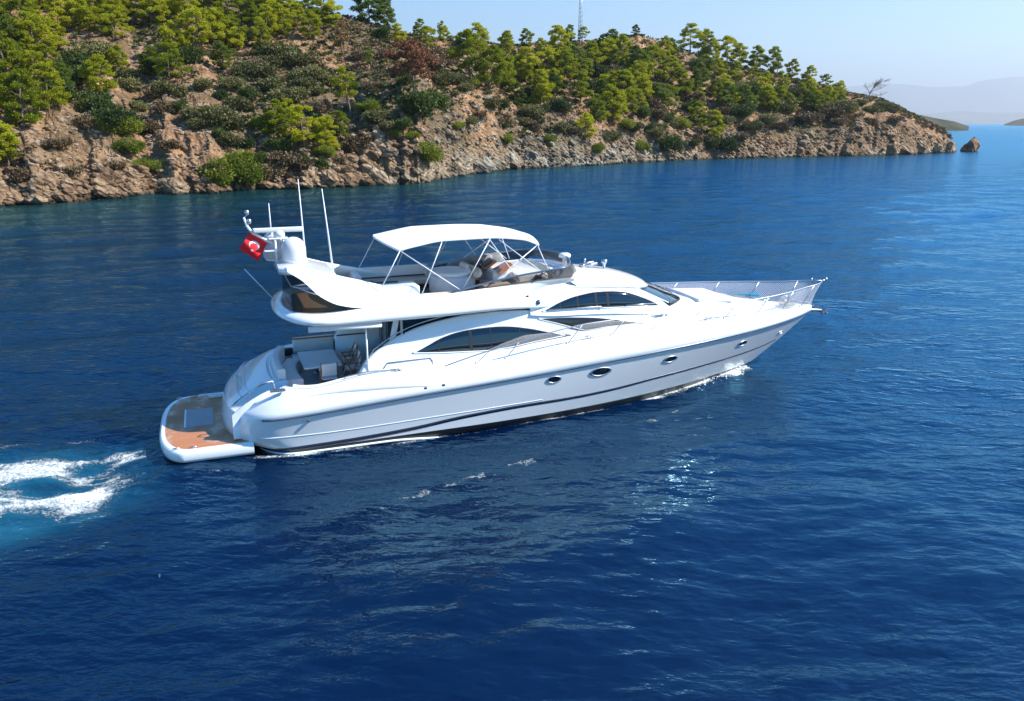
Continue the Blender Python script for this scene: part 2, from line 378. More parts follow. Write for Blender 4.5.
def leaf_quads(cent, rad, n, size, rs, flat=0.6, up=0.35):
    """n small leaf sprays spread through an ellipsoid"""
    d = rs.normal(size=(n, 3)); d /= np.linalg.norm(d, axis=1)[:, None]
    r = rs.uniform(0.15, 1.0, n) ** 0.55 * np.where(rs.rand(n) < .22, 1.35, 1.0)
    P = np.array(cent) + d * r[:, None] * np.array([rad, rad, rad * flat])
    ax = d + rs.normal(size=(n, 3)) * 0.7 + np.array([0, 0, up]); ax /= np.linalg.norm(ax, axis=1)[:, None]
    o = np.cross(ax, rs.normal(size=(n, 3))); o /= np.linalg.norm(o, axis=1)[:, None]
    L = size * rs.uniform(0.7, 1.3, n)[:, None]; W = L * 0.42
    return np.stack([P - ax * L * 0.5, P + o * W, P + ax * L * 0.6, P - o * W], 1).reshape(-1, 3)
def crown_mesh(name, clumps, n, size, seed, mat, flat=0.6):
    rs = np.random.RandomState(seed); A = [leaf_quads(c, r, int(n * 2.6 * r * r / 0.7 + 10), size, rs, flat) for c, r in clumps]
    V = np.concatenate(A); F = np.arange(len(V)).reshape(-1, 4)
    o = bigmesh(name, V, F, mat, False); me = o.data; bpy.data.objects.remove(o); return me
def limb(mb, a, b, r0, r1, rs, sag=0.1):
    a = Vector(a); b = Vector(b); L = (b - a).length; pts = []; rr = []
    for i in range(5):
        t = i / 4; p = a.lerp(b, t) + Vector(rs.normal(size=3)) * 0.03 * L * (1 if 0 < i < 4 else 0) + Vector((0, 0, sag * L * math.sin(math.pi * t)))
        pts.append(p); rr.append(r0 + (r1 - r0) * t)
    mb.tube(pts, rr, 6, False)
def pine_proto(seed, H=8.0, spread=2.6, lay=1.0, n=150, nb=17, low=0.28, mat=M_PINE, size=0.21):
    rs = np.random.RandomState(seed); mb = MB(); lean = rs.uniform(-0.12, 0.12, 2) * H
    top = Vector((lean[0], lean[1], H * 0.94)); tr = []
    for i in range(8):
        t = i / 7; tr.append(Vector((lean[0] * t ** 1.5 + rs.normal() * 0.07, lean[1] * t ** 1.5 + rs.normal() * 0.07, H * 0.94 * t - 0.4 * (1 - t))))
    mb.tube(tr, [0.17 * H / 8 * (1 - 0.85 * i / 7) + 0.02 for i in range(8)], 8)
    clumps = []
    for b in range(nb):
        t = low + (1 - low) * (b + rs.uniform(0, .8)) / nb; t = min(t, 0.98)
        k = t * 7; i = int(k); p0 = tr[i].lerp(tr[min(i + 1, 7)], k - i)
        an = b * 2.4 + rs.uniform(-.5, .5); prof = math.sin(math.pi * min(1, ((t - low) / (1 - low)) * 0.72 + 0.24)) ** 0.8
        L = spread * prof * rs.uniform(0.55, 1.12)
        p1 = p0 + Vector((math.cos(an) * L, math.sin(an) * L, L * rs.uniform(0.05, 0.45)))
        limb(mb, p0, p1, 0.055 * H / 8, 0.015, rs)
        cr = rs.uniform(0.5, 0.85) * H / 8 * (0.85 + 0.3 * prof)
        clumps.append((tuple(p1), cr * lay))
        if L > 1.2:
            pm = p0.lerp(p1, rs.uniform(0.5, 0.7)) + Vector(rs.normal(size=3)) * 0.25; clumps.append((tuple(pm + Vector((0, 0, .2))), cr * 0.8))
            sd_ = Vector((-math.sin(an), math.cos(an), 0.15)) * L * 0.4 * rs.choice([-1, 1]); clumps.append((tuple(p0.lerp(p1, .75) + sd_), cr * 0.75))
            limb(mb, p0.lerp(p1, .5), p0.lerp(p1, .75) + sd_, 0.03, 0.012, rs)
    clumps.append((tuple(top + Vector((0, 0, .1))), 0.5 * H / 8)); clumps.append((tuple(top + Vector((0, 0, -.5))), 0.65 * H / 8))
    t = MB(); t.V, t.F, t.S = mb.V, mb.F, mb.S
    ot = t.build('trunk', M_BARK); tm = ot.data; bpy.data.objects.remove(ot)
    return dict(trunk=tm, crown=crown_mesh('crown', clumps, n, size, seed + 100, mat, 0.62), H=H)
def shrub_proto(seed, mat, W=1.6, H=1.3, n=80, size=0.15, k=12):
    rs = np.random.RandomState(seed); cl = []; mb = MB()
    for i in range(k):
        an = rs.uniform(0, 6.28); r = W * 0.62 * rs.uniform(0, 1) ** .5; c = (math.cos(an) * r, math.sin(an) * r, H * rs.uniform(.25, .75) * (1 - 0.3 * r / W))
        cl.append((c, W * rs.uniform(.26, .42))); limb(mb, (0, 0, -.25), c, .04, .012, rs)
    ot = mb.build('stem', M_BARK); tm = ot.data; bpy.data.objects.remove(ot)
    return dict(trunk=tm, crown=crown_mesh('foliage', cl, n * 3, size, seed + 5, mat, 0.7), H=H, W=W)
PINES = [pine_proto(s, 8, sp, 1.0, n, nb, low) for s, sp, n, nb, low in [(1, 3.2, 130, 19, .16), (2, 2.8, 145, 21, .13), (3, 3.6, 120, 18, .2), (4, 2.6, 135, 23, .1), (5, 3.3, 140, 17, .24), (6, 3.4, 120, 21, .14), (7, 2.4, 130, 18, .16)]]
def remat(p, mat):
    q = dict(p); m = p['crown'].copy(); m.materials.clear(); m.materials.append(mat); q['crown'] = m; return q
DPINES = [remat(PINES[i], M_PINED) for i in (1, 3, 5)]
THIN = [pine_proto(31, 8, 1.9, 0.8, 80, 13, .4), pine_proto(32, 8, 2.2, .75, 75, 12, .38, M_PINED)]
REDT = [pine_proto(41, 8, 3.9, 0.95, 85, 19, .34, M_RED, .22)]
ORGT = [pine_proto(42, 8, 2.4, 0.8, 90, 13, .3, M_ORG, .22)]
SH_D = [shrub_proto(60 + i, M_SHD, 1.5 + .2 * i, 1.4) for i in range(3)]
SH_O = [shrub_proto(70 + i, M_SHO, 1.5 + .2 * i, 1.2) for i in range(3)]
SH_B = [shrub_proto(80 + i, M_SHB, 1.4 + .2 * i, 1.1) for i in range(2)]
SH_G = [shrub_proto(90 + i, M_SHG, 1.9 + .2 * i, 1.7, 110, .13, 16) for i in range(3)]

# terrain lookup: for an azimuth and an elevation ratio find the ground there
TL = np.linspace(0.0, 1.0, 260)
def ground_at(u, v):
    x, y, z = dirpx(u, v); a = min(x / y, A_END - 0.001); el = z / y
    X, Y, Z = land_pt(np.full_like(TL, a), TL)
    e = (Z - CAM_H) / Y
    k = np.where(e >= el)[0]
    i = k[0] if len(k) else int(np.argmax(e))
    return X[i], Y[i], Z[i], TL[i]
PL = []     # species, u, v of the foot, height in metres or None, height in px
def P_(sp, items):
    for it in items: PL.append((sp,) + tuple(it))
P_('pine', [(2, 168, 50), (24, 128, 56), (50, 112, 46), (10, 84, 52), (36, 62, 46), (20, 38, 44), (60, 33, 36), (103, 98, 40), (121, 74, 28), (170, 82, 36), (150, 76, 28), (196, 54, 42), (214, 48, 36),
  (236, 52, 28), (262, 50, 28), (76, 28, 34), (96, 24, 32), (117, 26, 32), (136, 22, 30), (152, 26, 34), (171, 20, 32), (190, 22, 32), (210, 18, 30), (229, 22, 30), (250, 24, 28), (275, 22, 28), (292, 20, 26), (40, 12, 30), (5, 12, 30),
  (276, 138, 36), (304, 148, 40), (327, 150, 32), (343, 142, 30), (290, 125, 26), (253, 182, 30), (311, 40, 27), (283, 37, 30), (298, 30, 24), (330, 28, 20),
  (470, 80, 46), (490, 90, 42), (505, 92, 40), (477, 56, 30), (505, 55, 22), (526, 82, 32), (541, 104, 32), (547, 80, 30), (564, 82, 32), (580, 104, 32), (541, 62, 22), (561, 54, 26),
  (555, 41, 16), (568, 38, 16), (582, 39, 14), (589, 70, 27), (604, 68, 28), (622, 60, 24), (610, 124, 37), (622, 102, 30), (635, 100, 36), (653, 80, 32), (668, 85, 27), (684, 99, 28), (586, 143, 28), (598, 124, 28),
  (690, 52, 26), (708, 60, 28), (727, 64, 26), (740, 67, 22), (756, 71, 24), (773, 75, 26), (791, 78, 18), (715, 79, 22), (733, 85, 22), (751, 88, 20), (764, 111, 24), (779, 109, 22), (788, 114, 20),
  (696, 124, 22), (712, 140, 28), (808, 86, 19), (825, 90, 15), (839, 94, 13), (783, 92, 20), (800, 104, 20), (825, 105, 19), (842, 107, 12), (418, 32, 16), (428, 50, 22), (443, 42, 15), (400, 45, 20)])
P_('pine', [(506, 47, 15), (527, 47, 17)])
P_('darkpine', [(370, 25, 34), (384, 27, 28), (555, 100, 26), (640, 78, 26), (520, 108, 24), (660, 108, 24), (700, 90, 26), (745, 112, 26), (730, 108, 24), (636, 36, 11), (18, 60, 40), (66, 95, 30), (225, 70, 26), (600, 50, 14), (810, 112, 20), (575, 72, 24), (672, 60, 20)])
P_('thinpine', [(351, 117, 48), (10, 172, 40), (440, 40, 18), (778, 58, 16), (703, 45, 20), (368, 70, 22)])
P_('redtree', [(414, 97, 52)])
P_('orangetree', [(342, 52, 28)])
P_('greenshrub', [(132, 153, 14), (145, 171, 13), (233, 184, 31), (247, 186, 25), (367, 112, 13), (397, 136, 9), (425, 162, 19), (470, 86, 8), (627, 129, 11), (640, 150, 9), (120, 132, 16), (262, 128, 14), (326, 158, 12), (505, 142, 8), (680, 128, 11), (458, 130, 7), (550, 142, 7), (595, 152, 9), (412, 140, 8)])
P_('darkshrub', [(118, 130, 24), (100, 113, 24), (108, 120, 18), (75, 84, 22), (82, 70, 20), (190, 62, 16), (160, 70, 16), (180, 112, 12), (419, 116, 24), (430, 110, 18), (405, 85, 12), (383, 38, 12), (666, 151, 17), (724, 151, 16), (712, 150, 12), (739, 118, 16), (560, 112, 15), (600, 80, 15), (620, 84, 15), (690, 112, 14), (752, 96, 14), (770, 100, 14), (795, 108, 12),
  (515, 65, 12), (560, 66, 14), (585, 92, 13), (645, 60, 12), (700, 70, 12), (720, 92, 13), (735, 100, 12), (540, 75, 12), (572, 50, 9), (455, 60, 12), (465, 48, 10), (220, 100, 12), (250, 100, 13), (245, 150, 14), (225, 140, 14), (280, 155, 18), (300, 168, 14), (320, 170, 14), (262, 168, 16), (500, 110, 12), (640, 118, 13), (655, 95, 12), (60, 100, 18), (30, 100, 20)])
P_('oliveshrub', [(892, 112, 8), (884, 108, 6), (860, 105, 7), (848, 112, 7), (870, 112, 6), (205, 90, 12), (230, 88, 12), (255, 78, 14), (270, 90, 14), (290, 100, 14), (215, 125, 18), (235, 130, 18), (200, 120, 14), (310, 80, 12), (300, 65, 14), (330, 85, 10), (285, 60, 14), (270, 66, 12), (240, 110, 14), (350, 90, 8), (390, 130, 10), (380, 122, 12), (450, 85, 12), (440, 78, 12), (560, 130, 9), (650, 136, 9), (520, 125, 9), (490, 108, 10), (828, 118, 8), (800, 122, 8), (815, 110, 9), (95, 60, 14), (130, 90, 14), (165, 92, 12), (610, 140, 9), (690, 146, 8), (750, 130, 10), (770, 124, 9), (180, 96, 12), (140, 110, 10)])
P_('brownshrub', [(285, 168, 16), (210, 175, 12), (295, 172, 14), (272, 176, 12), (335, 165, 10), (390, 60, 10), (430, 70, 14), (445, 62, 12), (400, 76, 12), (85, 130, 12), (60, 150, 12), (155, 130, 10), (170, 150, 10), (320, 110, 10), (480, 120, 10), (530, 130, 9), (575, 135, 9), (700, 142, 8), (740, 140, 8), (780, 130, 8), (840, 125, 8), (870, 125, 7), (895, 122, 7), (360, 60, 9), (375, 90, 9), (330, 130, 10), (70, 175, 10), (30, 180, 12)])
# more of the same where the photograph shows closed wood and maquis
rs = np.random.RandomState(12)
for _ in range(46):
    u = rs.uniform(500, 850); v0 = np.interp(u, [500, 560, 640, 700, 760, 850], [58, 52, 52, 68, 86, 104]); v1 = np.interp(u, [500, 600, 700, 850], [95, 118, 116, 110])
    v = rs.uniform(v0, v1); PL.append(('pine' if rs.rand() < .7 else 'darkpine', u, v, rs.uniform(18, 27) * np.interp(u, [500, 850], [1.05, .75])))
for _ in range(26):
    u = rs.uniform(0, 330); v = rs.uniform(8, np.interp(u, [0, 80, 200, 330], [110, 70, 60, 50])); PL.append(('pine', u, v, rs.uniform(24, 36)))
for _ in range(60):
    u = rs.uniform(60, 860); v0 = np.interp(u, RGu := [0, 200, 300, 400, 450, 600, 700, 800, 860], [40, 50, 40, 45, 60, 60, 75, 95, 110]); v1 = np.interp(u, [0, 300, 500, 860], [185, 165, 140, 125])
    PL.append((rs.choice(['darkshrub', 'oliveshrub', 'brownshrub', 'oliveshrub']), u, rs.uniform(v0, v1), rs.uniform(7, 13)))
P_('pine', [(-20, 120, 50), (-45, 90, 48), (-70, 130, 52), (-100, 80, 46), (-130, 110, 50), (-30, 50, 40), (-80, 40, 40), (-125, 50, 42)])
PROT = dict(pine=PINES, darkpine=DPINES, thinpine=THIN, redtree=REDT, orangetree=ORGT, greenshrub=SH_G, darkshrub=SH_D, oliveshrub=SH_O, brownshrub=SH_B)
NAME = dict(pine='pine_tree', darkpine='pine_tree', thinpine='pine_tree', redtree='withered_pine_tree', orangetree='withered_pine_tree', greenshrub='shrub', darkshrub='shrub', oliveshrub='shrub', brownshrub='shrub')
LOOK = dict(pine='bright green pine', darkpine='dark green pine', thinpine='thin open pine', greenshrub='bright green bush', darkshrub='dark evergreen bush', oliveshrub='olive coloured bush', brownshrub='dry brown bush')
CATG = dict(pine='pine tree', darkpine='pine tree', thinpine='pine tree', redtree='tree', orangetree='tree', greenshrub='bush', darkshrub='bush', oliveshrub='bush', brownshrub='bush')
GRP = dict(pine='pine trees on the hillside', darkpine='pine trees on the hillside', thinpine='pine trees on the hillside', greenshrub='bushes scattered over the hillside', darkshrub='bushes scattered over the hillside', oliveshrub='bushes scattered over the hillside', brownshrub='bushes scattered over the hillside')
def plant(sp, u, v, hpx, k):
    X, Y, Z, t = ground_at(u, v); ps = PROT[sp]; p = ps[k % len(ps)]
    rr = random.Random(k * 77 + 5)
    dist = Y * math.sqrt(1 + ((u - 512) / 800) ** 2 * 0)      # depth
    hm = hpx / FL * dist * 1.0
    s = hm / p['H']
    s = min(s, 1.35 if 'pine' in sp or 'tree' in sp else 3.2)
    wide = rr.uniform(0.92, 1.12) * (.78 if sp == 'darkshrub' else 1.0)
    root = empty(NAME[sp], (X, Y, Z - 0.15), rr.uniform(0, 6.28)); root.scale = (s * wide, s * wide, s)
    a = link(bpy.data.objects.new('trunk' if 'shrub' not in sp else 'stem', p['trunk']), root)
    b = link(bpy.data.objects.new('crown' if 'shrub' not in sp else 'foliage', p['crown']), root)
    return root, X, Y, Z, t, hm
veg = []
for k, (sp, u, v, h) in enumerate(PL):
    root, X, Y, Z, t, hm = plant(sp, u, v, h, k); veg.append((sp, u, v, t, hm, root))
ORD = ['leftmost', 'second', 'third', 'fourth', 'fifth', 'sixth', 'seventh', 'eighth', 'ninth', 'tenth', 'eleventh', 'twelfth', 'thirteenth', 'fourteenth', 'fifteenth', 'sixteenth', 'seventeenth', 'eighteenth', 'nineteenth', 'twentieth']
def zone(u, t):
    h = 'near the waterline' if t < .22 else 'on the lower slope' if t < .42 else 'at mid slope' if t < .62 else 'on the upper slope' if t < .84 else 'on the skyline'
    s = 'at the left edge' if u < 70 else 'above the pink scree' if u < 200 else 'above the round bush' if u < 330 else 'near the rust red tree' if u < 455 else 'left of the mast' if u < 575 else 'right of the mast' if u < 680 else 'before the headland' if u < 790 else 'near the leafless tree'
    return h, s
bins = {}
for q in veg:
    sp, u, v, t, hm, root = q
    if sp == 'redtree': tag(root, 'rust red dying pine with spreading crown above the grey rocks', 'tree'); continue
    if sp == 'orangetree': tag(root, 'small orange brown withered pine under the ridge', 'tree'); continue
    bins.setdefault((sp,) + zone(u, t), []).append(q)
for (sp, h, s), L in bins.items():
    L.sort(key=lambda q: q[1])
    for i, q in enumerate(L):
        if len(L) == 1: lab = 'only %s %s %s' % (LOOK[sp], h, s)
        elif i == 0: lab = 'leftmost %s %s %s' % (LOOK[sp], h, s)
        elif i == len(L) - 1: lab = 'rightmost %s %s %s' % (LOOK[sp], h, s)
        else: lab = '%s from left %s %s %s' % (ORD[min(i, 19)], LOOK[sp], h, s)
        tag(q[5], lab, CATG[sp], GRP[sp])

# leafless tree leaning on the headland
def dead_tree():
    rs = np.random.RandomState(4); X, Y, Z, t = ground_at(868, 103); root = empty('leafless_tree', (X, Y, Z - .3)); root.scale = (1.2, 1.2, 1.2)
    tr = MB(); pts = [Vector((0, 0, 0)), Vector((-.1, 0, 1.4)), Vector((.2, 0, 2.8)), Vector((1.0, .1, 4.0)), Vector((1.8, .1, 4.8))]
    tr.tube(pts, [.24, .19, .15, .11, .06], 8); tr.build('trunk', M_DEAD, root)
    for b in range(13):
        m = MB(); p0 = pts[1 + b % 3].lerp(pts[2 + b % 3], rs.rand()); an = rs.uniform(0, 6.28)
        L = rs.uniform(1.8, 3.4); p1 = p0 + Vector((math.cos(an) * L + .9, math.sin(an) * L * .7, L * rs.uniform(.2, .75)))
        limb(m, p0, p1, .075, .025, rs)
        for j in range(10):
            q0 = p0.lerp(p1, rs.uniform(.35, 1)); q1 = q0 + Vector((rs.normal() * .6 + .4, rs.normal() * .6, rs.uniform(-.1, 1.0))); limb(m, q0, q1, .03, .014, rs)
            for jj in range(2): limb(m, q0.lerp(q1, .6), q0.lerp(q1, .6) + Vector(rs.normal(size=3)) * .5, .016, .010, rs)
        m.build('branch', M_DEAD, root)
    tag(root, 'leafless grey tree leaning out on the headland ridge', 'tree')
dead_tree()

# lattice mast on the ridge
M_STEEL = mat('galvanised_steel', (0.42, 0.44, 0.46), .45, .6)
def mast():
    X, Y, Z, t = ground_at(580, 41); root = empty('lattice_mast', (X, Y, Z - .4)); H = 17.0
    c = lambda i, z: Vector(((.75 - .45 * z / H) * math.cos(i * 2.094 + .5), (.75 - .45 * z / H) * math.sin(i * 2.094 + .5), z))
    for i in range(3): MB().tube([c(i, 0), c(i, H)], .07, 6).build('leg', M_STEEL, root)
    br = MB(); n = 14
    for k in range(n):
        z0, z1 = H * k / n, H * (k + 1) / n
        for i in range(3):
            br.tube([c(i, z0), c((i + 1) % 3, z1)], .035, 4); br.tube([c(i, z1), c((i + 1) % 3, z1)], .035, 4)
    br.build('bracing', M_STEEL, root)
    for an in (0.6, 2.7, 4.8):
        m = MB(); m.box((math.cos(an) * .75, math.sin(an) * .75, H - 1.6), (.18, .32, 1.7), an, bev=.03); m.tube([(0, 0, H - 1.6), (math.cos(an) * .7, math.sin(an) * .7, H - 1.6)], .04, 6)
        m.build('antenna_panel', M_STEEL, root)
    MB().tube([(0, 0, H - .2), (0, 0, H + 2.2)], .04, 6).build('spike', M_STEEL, root)
    tag(root, 'slender grey lattice radio mast standing on the wooded ridge', 'mast')
mast()

# boulders along the shore and the sea stack off the point
M_ROCKS = M_ROCK
RK = [mesh_only('boulder', *facet_rock(200 + i, 4, .5), M_ROCK) for i in range(7)]
bl = []
rs = np.random.RandomState(5)
BL = [(18, 201, 16), (36, 203, 12), (62, 199, 22), (86, 199, 20), (108, 197, 18), (150, 193, 10), (176, 186, 24), (190, 191, 10), (215, 190, 10), (234, 190, 12), (262, 188, 13), (283, 187, 11), (305, 187, 14), (330, 184, 22), (352, 184, 24), (372, 183, 24), (390, 182, 22), (408, 182, 18),
      (440, 174, 14), (458, 172, 16), (477, 168, 22), (495, 167, 20), (512, 166, 24), (530, 166, 16), (548, 165, 14), (566, 164, 10), (585, 163, 8), (612, 162, 7), (640, 160, 7), (668, 159, 6), (700, 157, 6), (728, 156, 8), (752, 155, 10), (775, 155, 12), (800, 154, 14), (822, 154, 14), (845, 153, 17), (866, 153, 20), (888, 152, 22), (905, 152, 20), (921, 151, 19), (936, 150, 17), (947, 149, 15)]
for k, (u, v, hp) in enumerate(BL):
    x, y, z = dirpx(u, v); a = min(x / y, A_END - .002)
    X, Y, Z = land_xyz(np.array([a]), np.array([0.015])); X, Y = float(X[0]), float(Y[0]); s = hp / FL * Y * .55
    o = link(bpy.data.objects.new('boulder', RK[k % 7])); o.location = (X, Y + s * .35, s * .25)
    o.scale = (s * rs.uniform(.9, 1.35), s * rs.uniform(.8, 1.1), s * rs.uniform(.85, 1.1)); o.rotation_euler = (rs.uniform(-.5, .5), rs.uniform(-.5, .5), rs.uniform(0, 6.28)); bl.append((u, o))
secs = [(0, 130, 'below the pink scree'), (130, 260, 'by the round green bush'), (260, 420, 'below the orange rock face'), (420, 600, 'at the foot of the grey cliff'), (600, 780, 'on the long low shore'), (780, 1000, 'at the headland tip')]
for a0, a1, s in secs:
    L = [q for q in bl if a0 <= q[0] < a1]
    for i, (u, o) in enumerate(L): tag(o, '%s shore boulder %s' % ('leftmost' if i == 0 else 'rightmost' if i == len(L) - 1 else ORD[i] + ' from left', s), 'boulder', 'boulders along the waterline')
x, y = shore_pt(970, 151.5)
V_, F_ = facet_rock(333, 5, .7)
V_ = [(p[0] * 3.1 * (1 - .30 * max(p[2], 0)) + .35 * p[2], p[1] * 2.8 * (1 - .3 * max(p[2], 0)), p[2] * 4.6 + .6) for p in V_]
st = raw('sea_stack', V_, F_, M_ROCK, None, False); st.location = (x * y, y, 0); tag(st, 'dark pointed rock standing alone in the sea off the point', 'rock')

M_SCREE = mat('tan_scree_stone', (.24, .15, .09), .9, spec=.2, noise=(.5, (.36, .28, .20), .15))
# rubble on the shore, low scrub over the slope
def scatter_mesh(name, protoV, protoF, pts, scales, mat, seed, label):
    rs = np.random.RandomState(seed); pv = np.array(protoV); pf = np.array(protoF); n = len(pts)
    A = rs.uniform(0, 6.28, n); ca, sa_ = np.cos(A), np.sin(A)
    Vx = pv[None, :, 0] * ca[:, None] - pv[None, :, 1] * sa_[:, None]; Vy = pv[None, :, 0] * sa_[:, None] + pv[None, :, 1] * ca[:, None]
    W = np.stack([Vx, Vy, np.broadcast_to(pv[None, :, 2], Vx.shape)], -1) * scales[:, None, :] + pts[:, None, :]
    F = (pf[None] + (np.arange(n) * len(pv))[:, None, None]).reshape(-1, pf.shape[1])
    o = link(bigmesh(name, W.reshape(-1, 3), F, mat, False)); tag(o, label, kind='stuff'); return o
rs = np.random.RandomState(9)
n = 5200; a = rs.uniform(-.75, A_END - .004, n); t = np.abs(rs.normal(0, 1, n)) * np.interp(a, [-.7, -.3, -.1, .5], [.02, .03, .05, .06]) * np.where(rs.rand(n) < .25, 5, 1); t = np.clip(t, 0, .8)
X, Y, Z = land_pt(a, t); s = rs.lognormal(-1.25, .55, n) * np.where(t < .1, 1.25, .8); s = np.clip(s, .12, 1.4)
v_, f_ = facet_rock(401, 2, .5)
scatter_mesh('rubble', v_, f_, np.stack([X, Y, np.maximum(Z, -.1)], -1), np.stack([s, s * rs.uniform(.6, 1, n), s * rs.uniform(.5, .9, n)], -1), M_ROCK, 2, 'loose angular stones strewn along the shore and up the slope')
n = 6500; a = np.concatenate([rs.uniform(-.72, -.28, 3800), rs.uniform(-.2, .5, n - 3800)]); t = np.where(a < -.25, rs.uniform(.02, .62, n), np.abs(rs.normal(.12, .12, n))); t = np.clip(t, 0.01, .8); a = np.minimum(a, A_END - .006)
X, Y, Z = land_pt(a, t); s = np.clip(rs.lognormal(-1.7, .5, n), .08, .7)
v_, f_ = facet_rock(402, 2, .6)
scatter_mesh('scree', v_, f_, np.stack([X, Y, Z], -1), np.stack([s * 1.3, s * rs.uniform(.6, 1, n), s * rs.uniform(.5, .9, n)], -1), M_SCREE, 12, 'small tan and grey stones lying over the bare slopes')
def tuft(seed, n, size):
    rs = np.random.RandomState(seed); V = leaf_quads((0, 0, .35), .55, n, size, rs, .7, .6); return V, np.arange(len(V)).reshape(-1, 4)
for nm, matx, n, seed, lab in [('low_scrub', M_SHO, 3900, 3, 'low olive scrub covering the slopes between the trees'), ('dry_scrub', M_SHB, 3200, 4, 'dry brown scrub on the stony slopes'), ('dark_scrub', M_SHD, 1800, 6, 'dark evergreen undergrowth beneath the pines')]:
    rs = np.random.RandomState(seed + 50); a = rs.uniform(-.78, A_END - .01, n * 3); t = rs.uniform(.06, 1.25, n * 3)
    X, Y, Z = land_pt(a, t)
    dens = fbm(X / 14, Y / 14, 0, 4, seed * 13) + np.interp(a, [-.7, -.5, -.36, -.30, -.2, .0, .1, .3, .5], [.10, -.25, -.2, .25, .0, .25, .25, .2, -.35]) * (1 if seed != 4 else .2) + (t - .4) * .5
    keep = np.where(dens > .02)[0][:n]
    X, Y, Z = X[keep], Y[keep], Z[keep]; s = rs.uniform(.5, 1.35, len(keep))
    tv, tf = tuft(seed, 26, .42)
    scatter_mesh(nm, tv, tf, np.stack([X, Y, Z - .1], -1), np.stack([s * 1.1, s * 1.1, s * .85], -1), matx, seed, lab)
# ------------------------------------------------------------------ motor yacht (boat frame: x forward from the platform, y to port, z up)
YX, YY, YTH = -10.75, 22.3, 0.36
M_GEL = mat('white_gelcoat', (0.77, 0.81, 0.84), 0.16, coat=0.6)
M_GELR = mat('white_moulded_deck', (0.80, 0.81, 0.82), 0.42, bump=(60, .05, .01))
M_BLACK = mat('black_antifouling', (0.008, 0.009, 0.012), 0.35)
M_STRIPE = mat('dark_blue_stripe', (0.012, 0.018, 0.035), 0.25)
M_RUB = mat('grey_rubbing_strake', (0.10, 0.14, 0.20), 0.3, .3)
M_GLASS = mat('dark_tinted_glass', (0.006, 0.012, 0.022), 0.03, coat=0.5)
M_GLASSB = mat('smoked_brown_glass', (0.02, 0.015, 0.012), 0.04, coat=0.4)
M_MESHC = mat('mesh_window_cover', (0.10, 0.10, 0.105), .7, noise=(35, (.2, .2, .2), .1))
M_CHROME = mat('polished_steel', (0.45, 0.47, 0.50), 0.38, 1.0)
M_WPIPE = mat('white_powder_coated_tube', (0.75, 0.76, 0.78), 0.3)
M_CANVAS = mat('white_canvas', (0.80, 0.80, 0.78), 0.8, bump=(1.6, .25, .05))
M_CANVASB = mat('beige_canvas_underside', (0.42, 0.33, 0.26), 0.85)
M_BEIGE = mat('beige_upholstery', (0.70, 0.58, 0.45), 0.6, noise=(2.5, (.74, .64, .52), .2))
M_LTCUSH = mat('pale_upholstery', (0.80, 0.76, 0.74), 0.6, noise=(2.5, (.74, .70, .69), .2))
M_CUSHD = mat('dark_piping', (0.09, 0.06, 0.05), 0.6)
M_WOOD = mat('varnished_mahogany', (0.34, 0.11, 0.03), 0.22, coat=0.6, noise=(6, (.46, .18, .055), .25))
M_GREYC = mat('grey_folded_cover', (0.16, 0.165, 0.17), 0.75, noise=(4, (.28, .28, .28), .2), bump=(5, .5, .06))
M_BLK = mat('black_plastic', (0.015, 0.015, 0.017), 0.4)
M_DOME = mat('satin_white_dome', (0.60, 0.62, 0.65), 0.35)
M_SHOJI = mat('dark_saloon_interior', (0.03, 0.022, 0.018), 0.5)
M_TURQ = mat('turquoise_towel', (0.01, 0.20, 0.34), 0.9)
M_BROWNS = mat('weathered_cockpit_sole', (0.60, 0.52, 0.48), 0.6, noise=(3, (.68, .61, .57), .2))
def teak_mat():
    m = bpy.data.materials.new('teak_planking'); m.use_nodes = True; k = NT(m); b = k.n['Principled BSDF']
    tc = k.new('ShaderNodeTexCoord'); sep = k.new('ShaderNodeSeparateXYZ'); k.l.new(tc.outputs['Object'], sep.inputs[0])
    fr = k.math('FRACT', k.math('MULTIPLY', sep.outputs[1], 16.0)); seam = k.math('LESS_THAN', fr, .12)
    pl = k.math('FLOOR', k.math('MULTIPLY', sep.outputs[1], 16.0)); wnz = k.new('ShaderNodeTexWhiteNoise', noise_dimensions='1D'); k.l.new(pl, wnz.inputs['W'])
    mp = k.new('ShaderNodeMapping'); k.l.new(tc.outputs['Object'], mp.inputs[0]); mp.inputs['Scale'].default_value = (1, 14, 1)
    g = k.noise(mp.outputs[0], 3, 5); wet_glare = k.noise(tc.outputs['Object'], 1.6, 4, .6)
    c = k.mix(g, (0.42, 0.15, 0.055), (0.56, 0.25, 0.10)); c = k.mix(k.math('MULTIPLY', wnz.outputs['Value'], .3), c, (0.30, 0.10, .04))
    c = k.mix(k.math('MULTIPLY', k.remap(wet_glare, .56, .66), .45), c, (0.62, 0.50, 0.40))  # wet patches: their pale glare is painted into the plank colour
    c = k.mix(seam, c, (0.05, 0.03, 0.02)); k.l.new(c, b.inputs['Base Color']); k.l.new(k.remap(wet_glare, .4, .6, .55, .2), b.inputs['Roughness']); return m
M_TEAK = teak_mat()
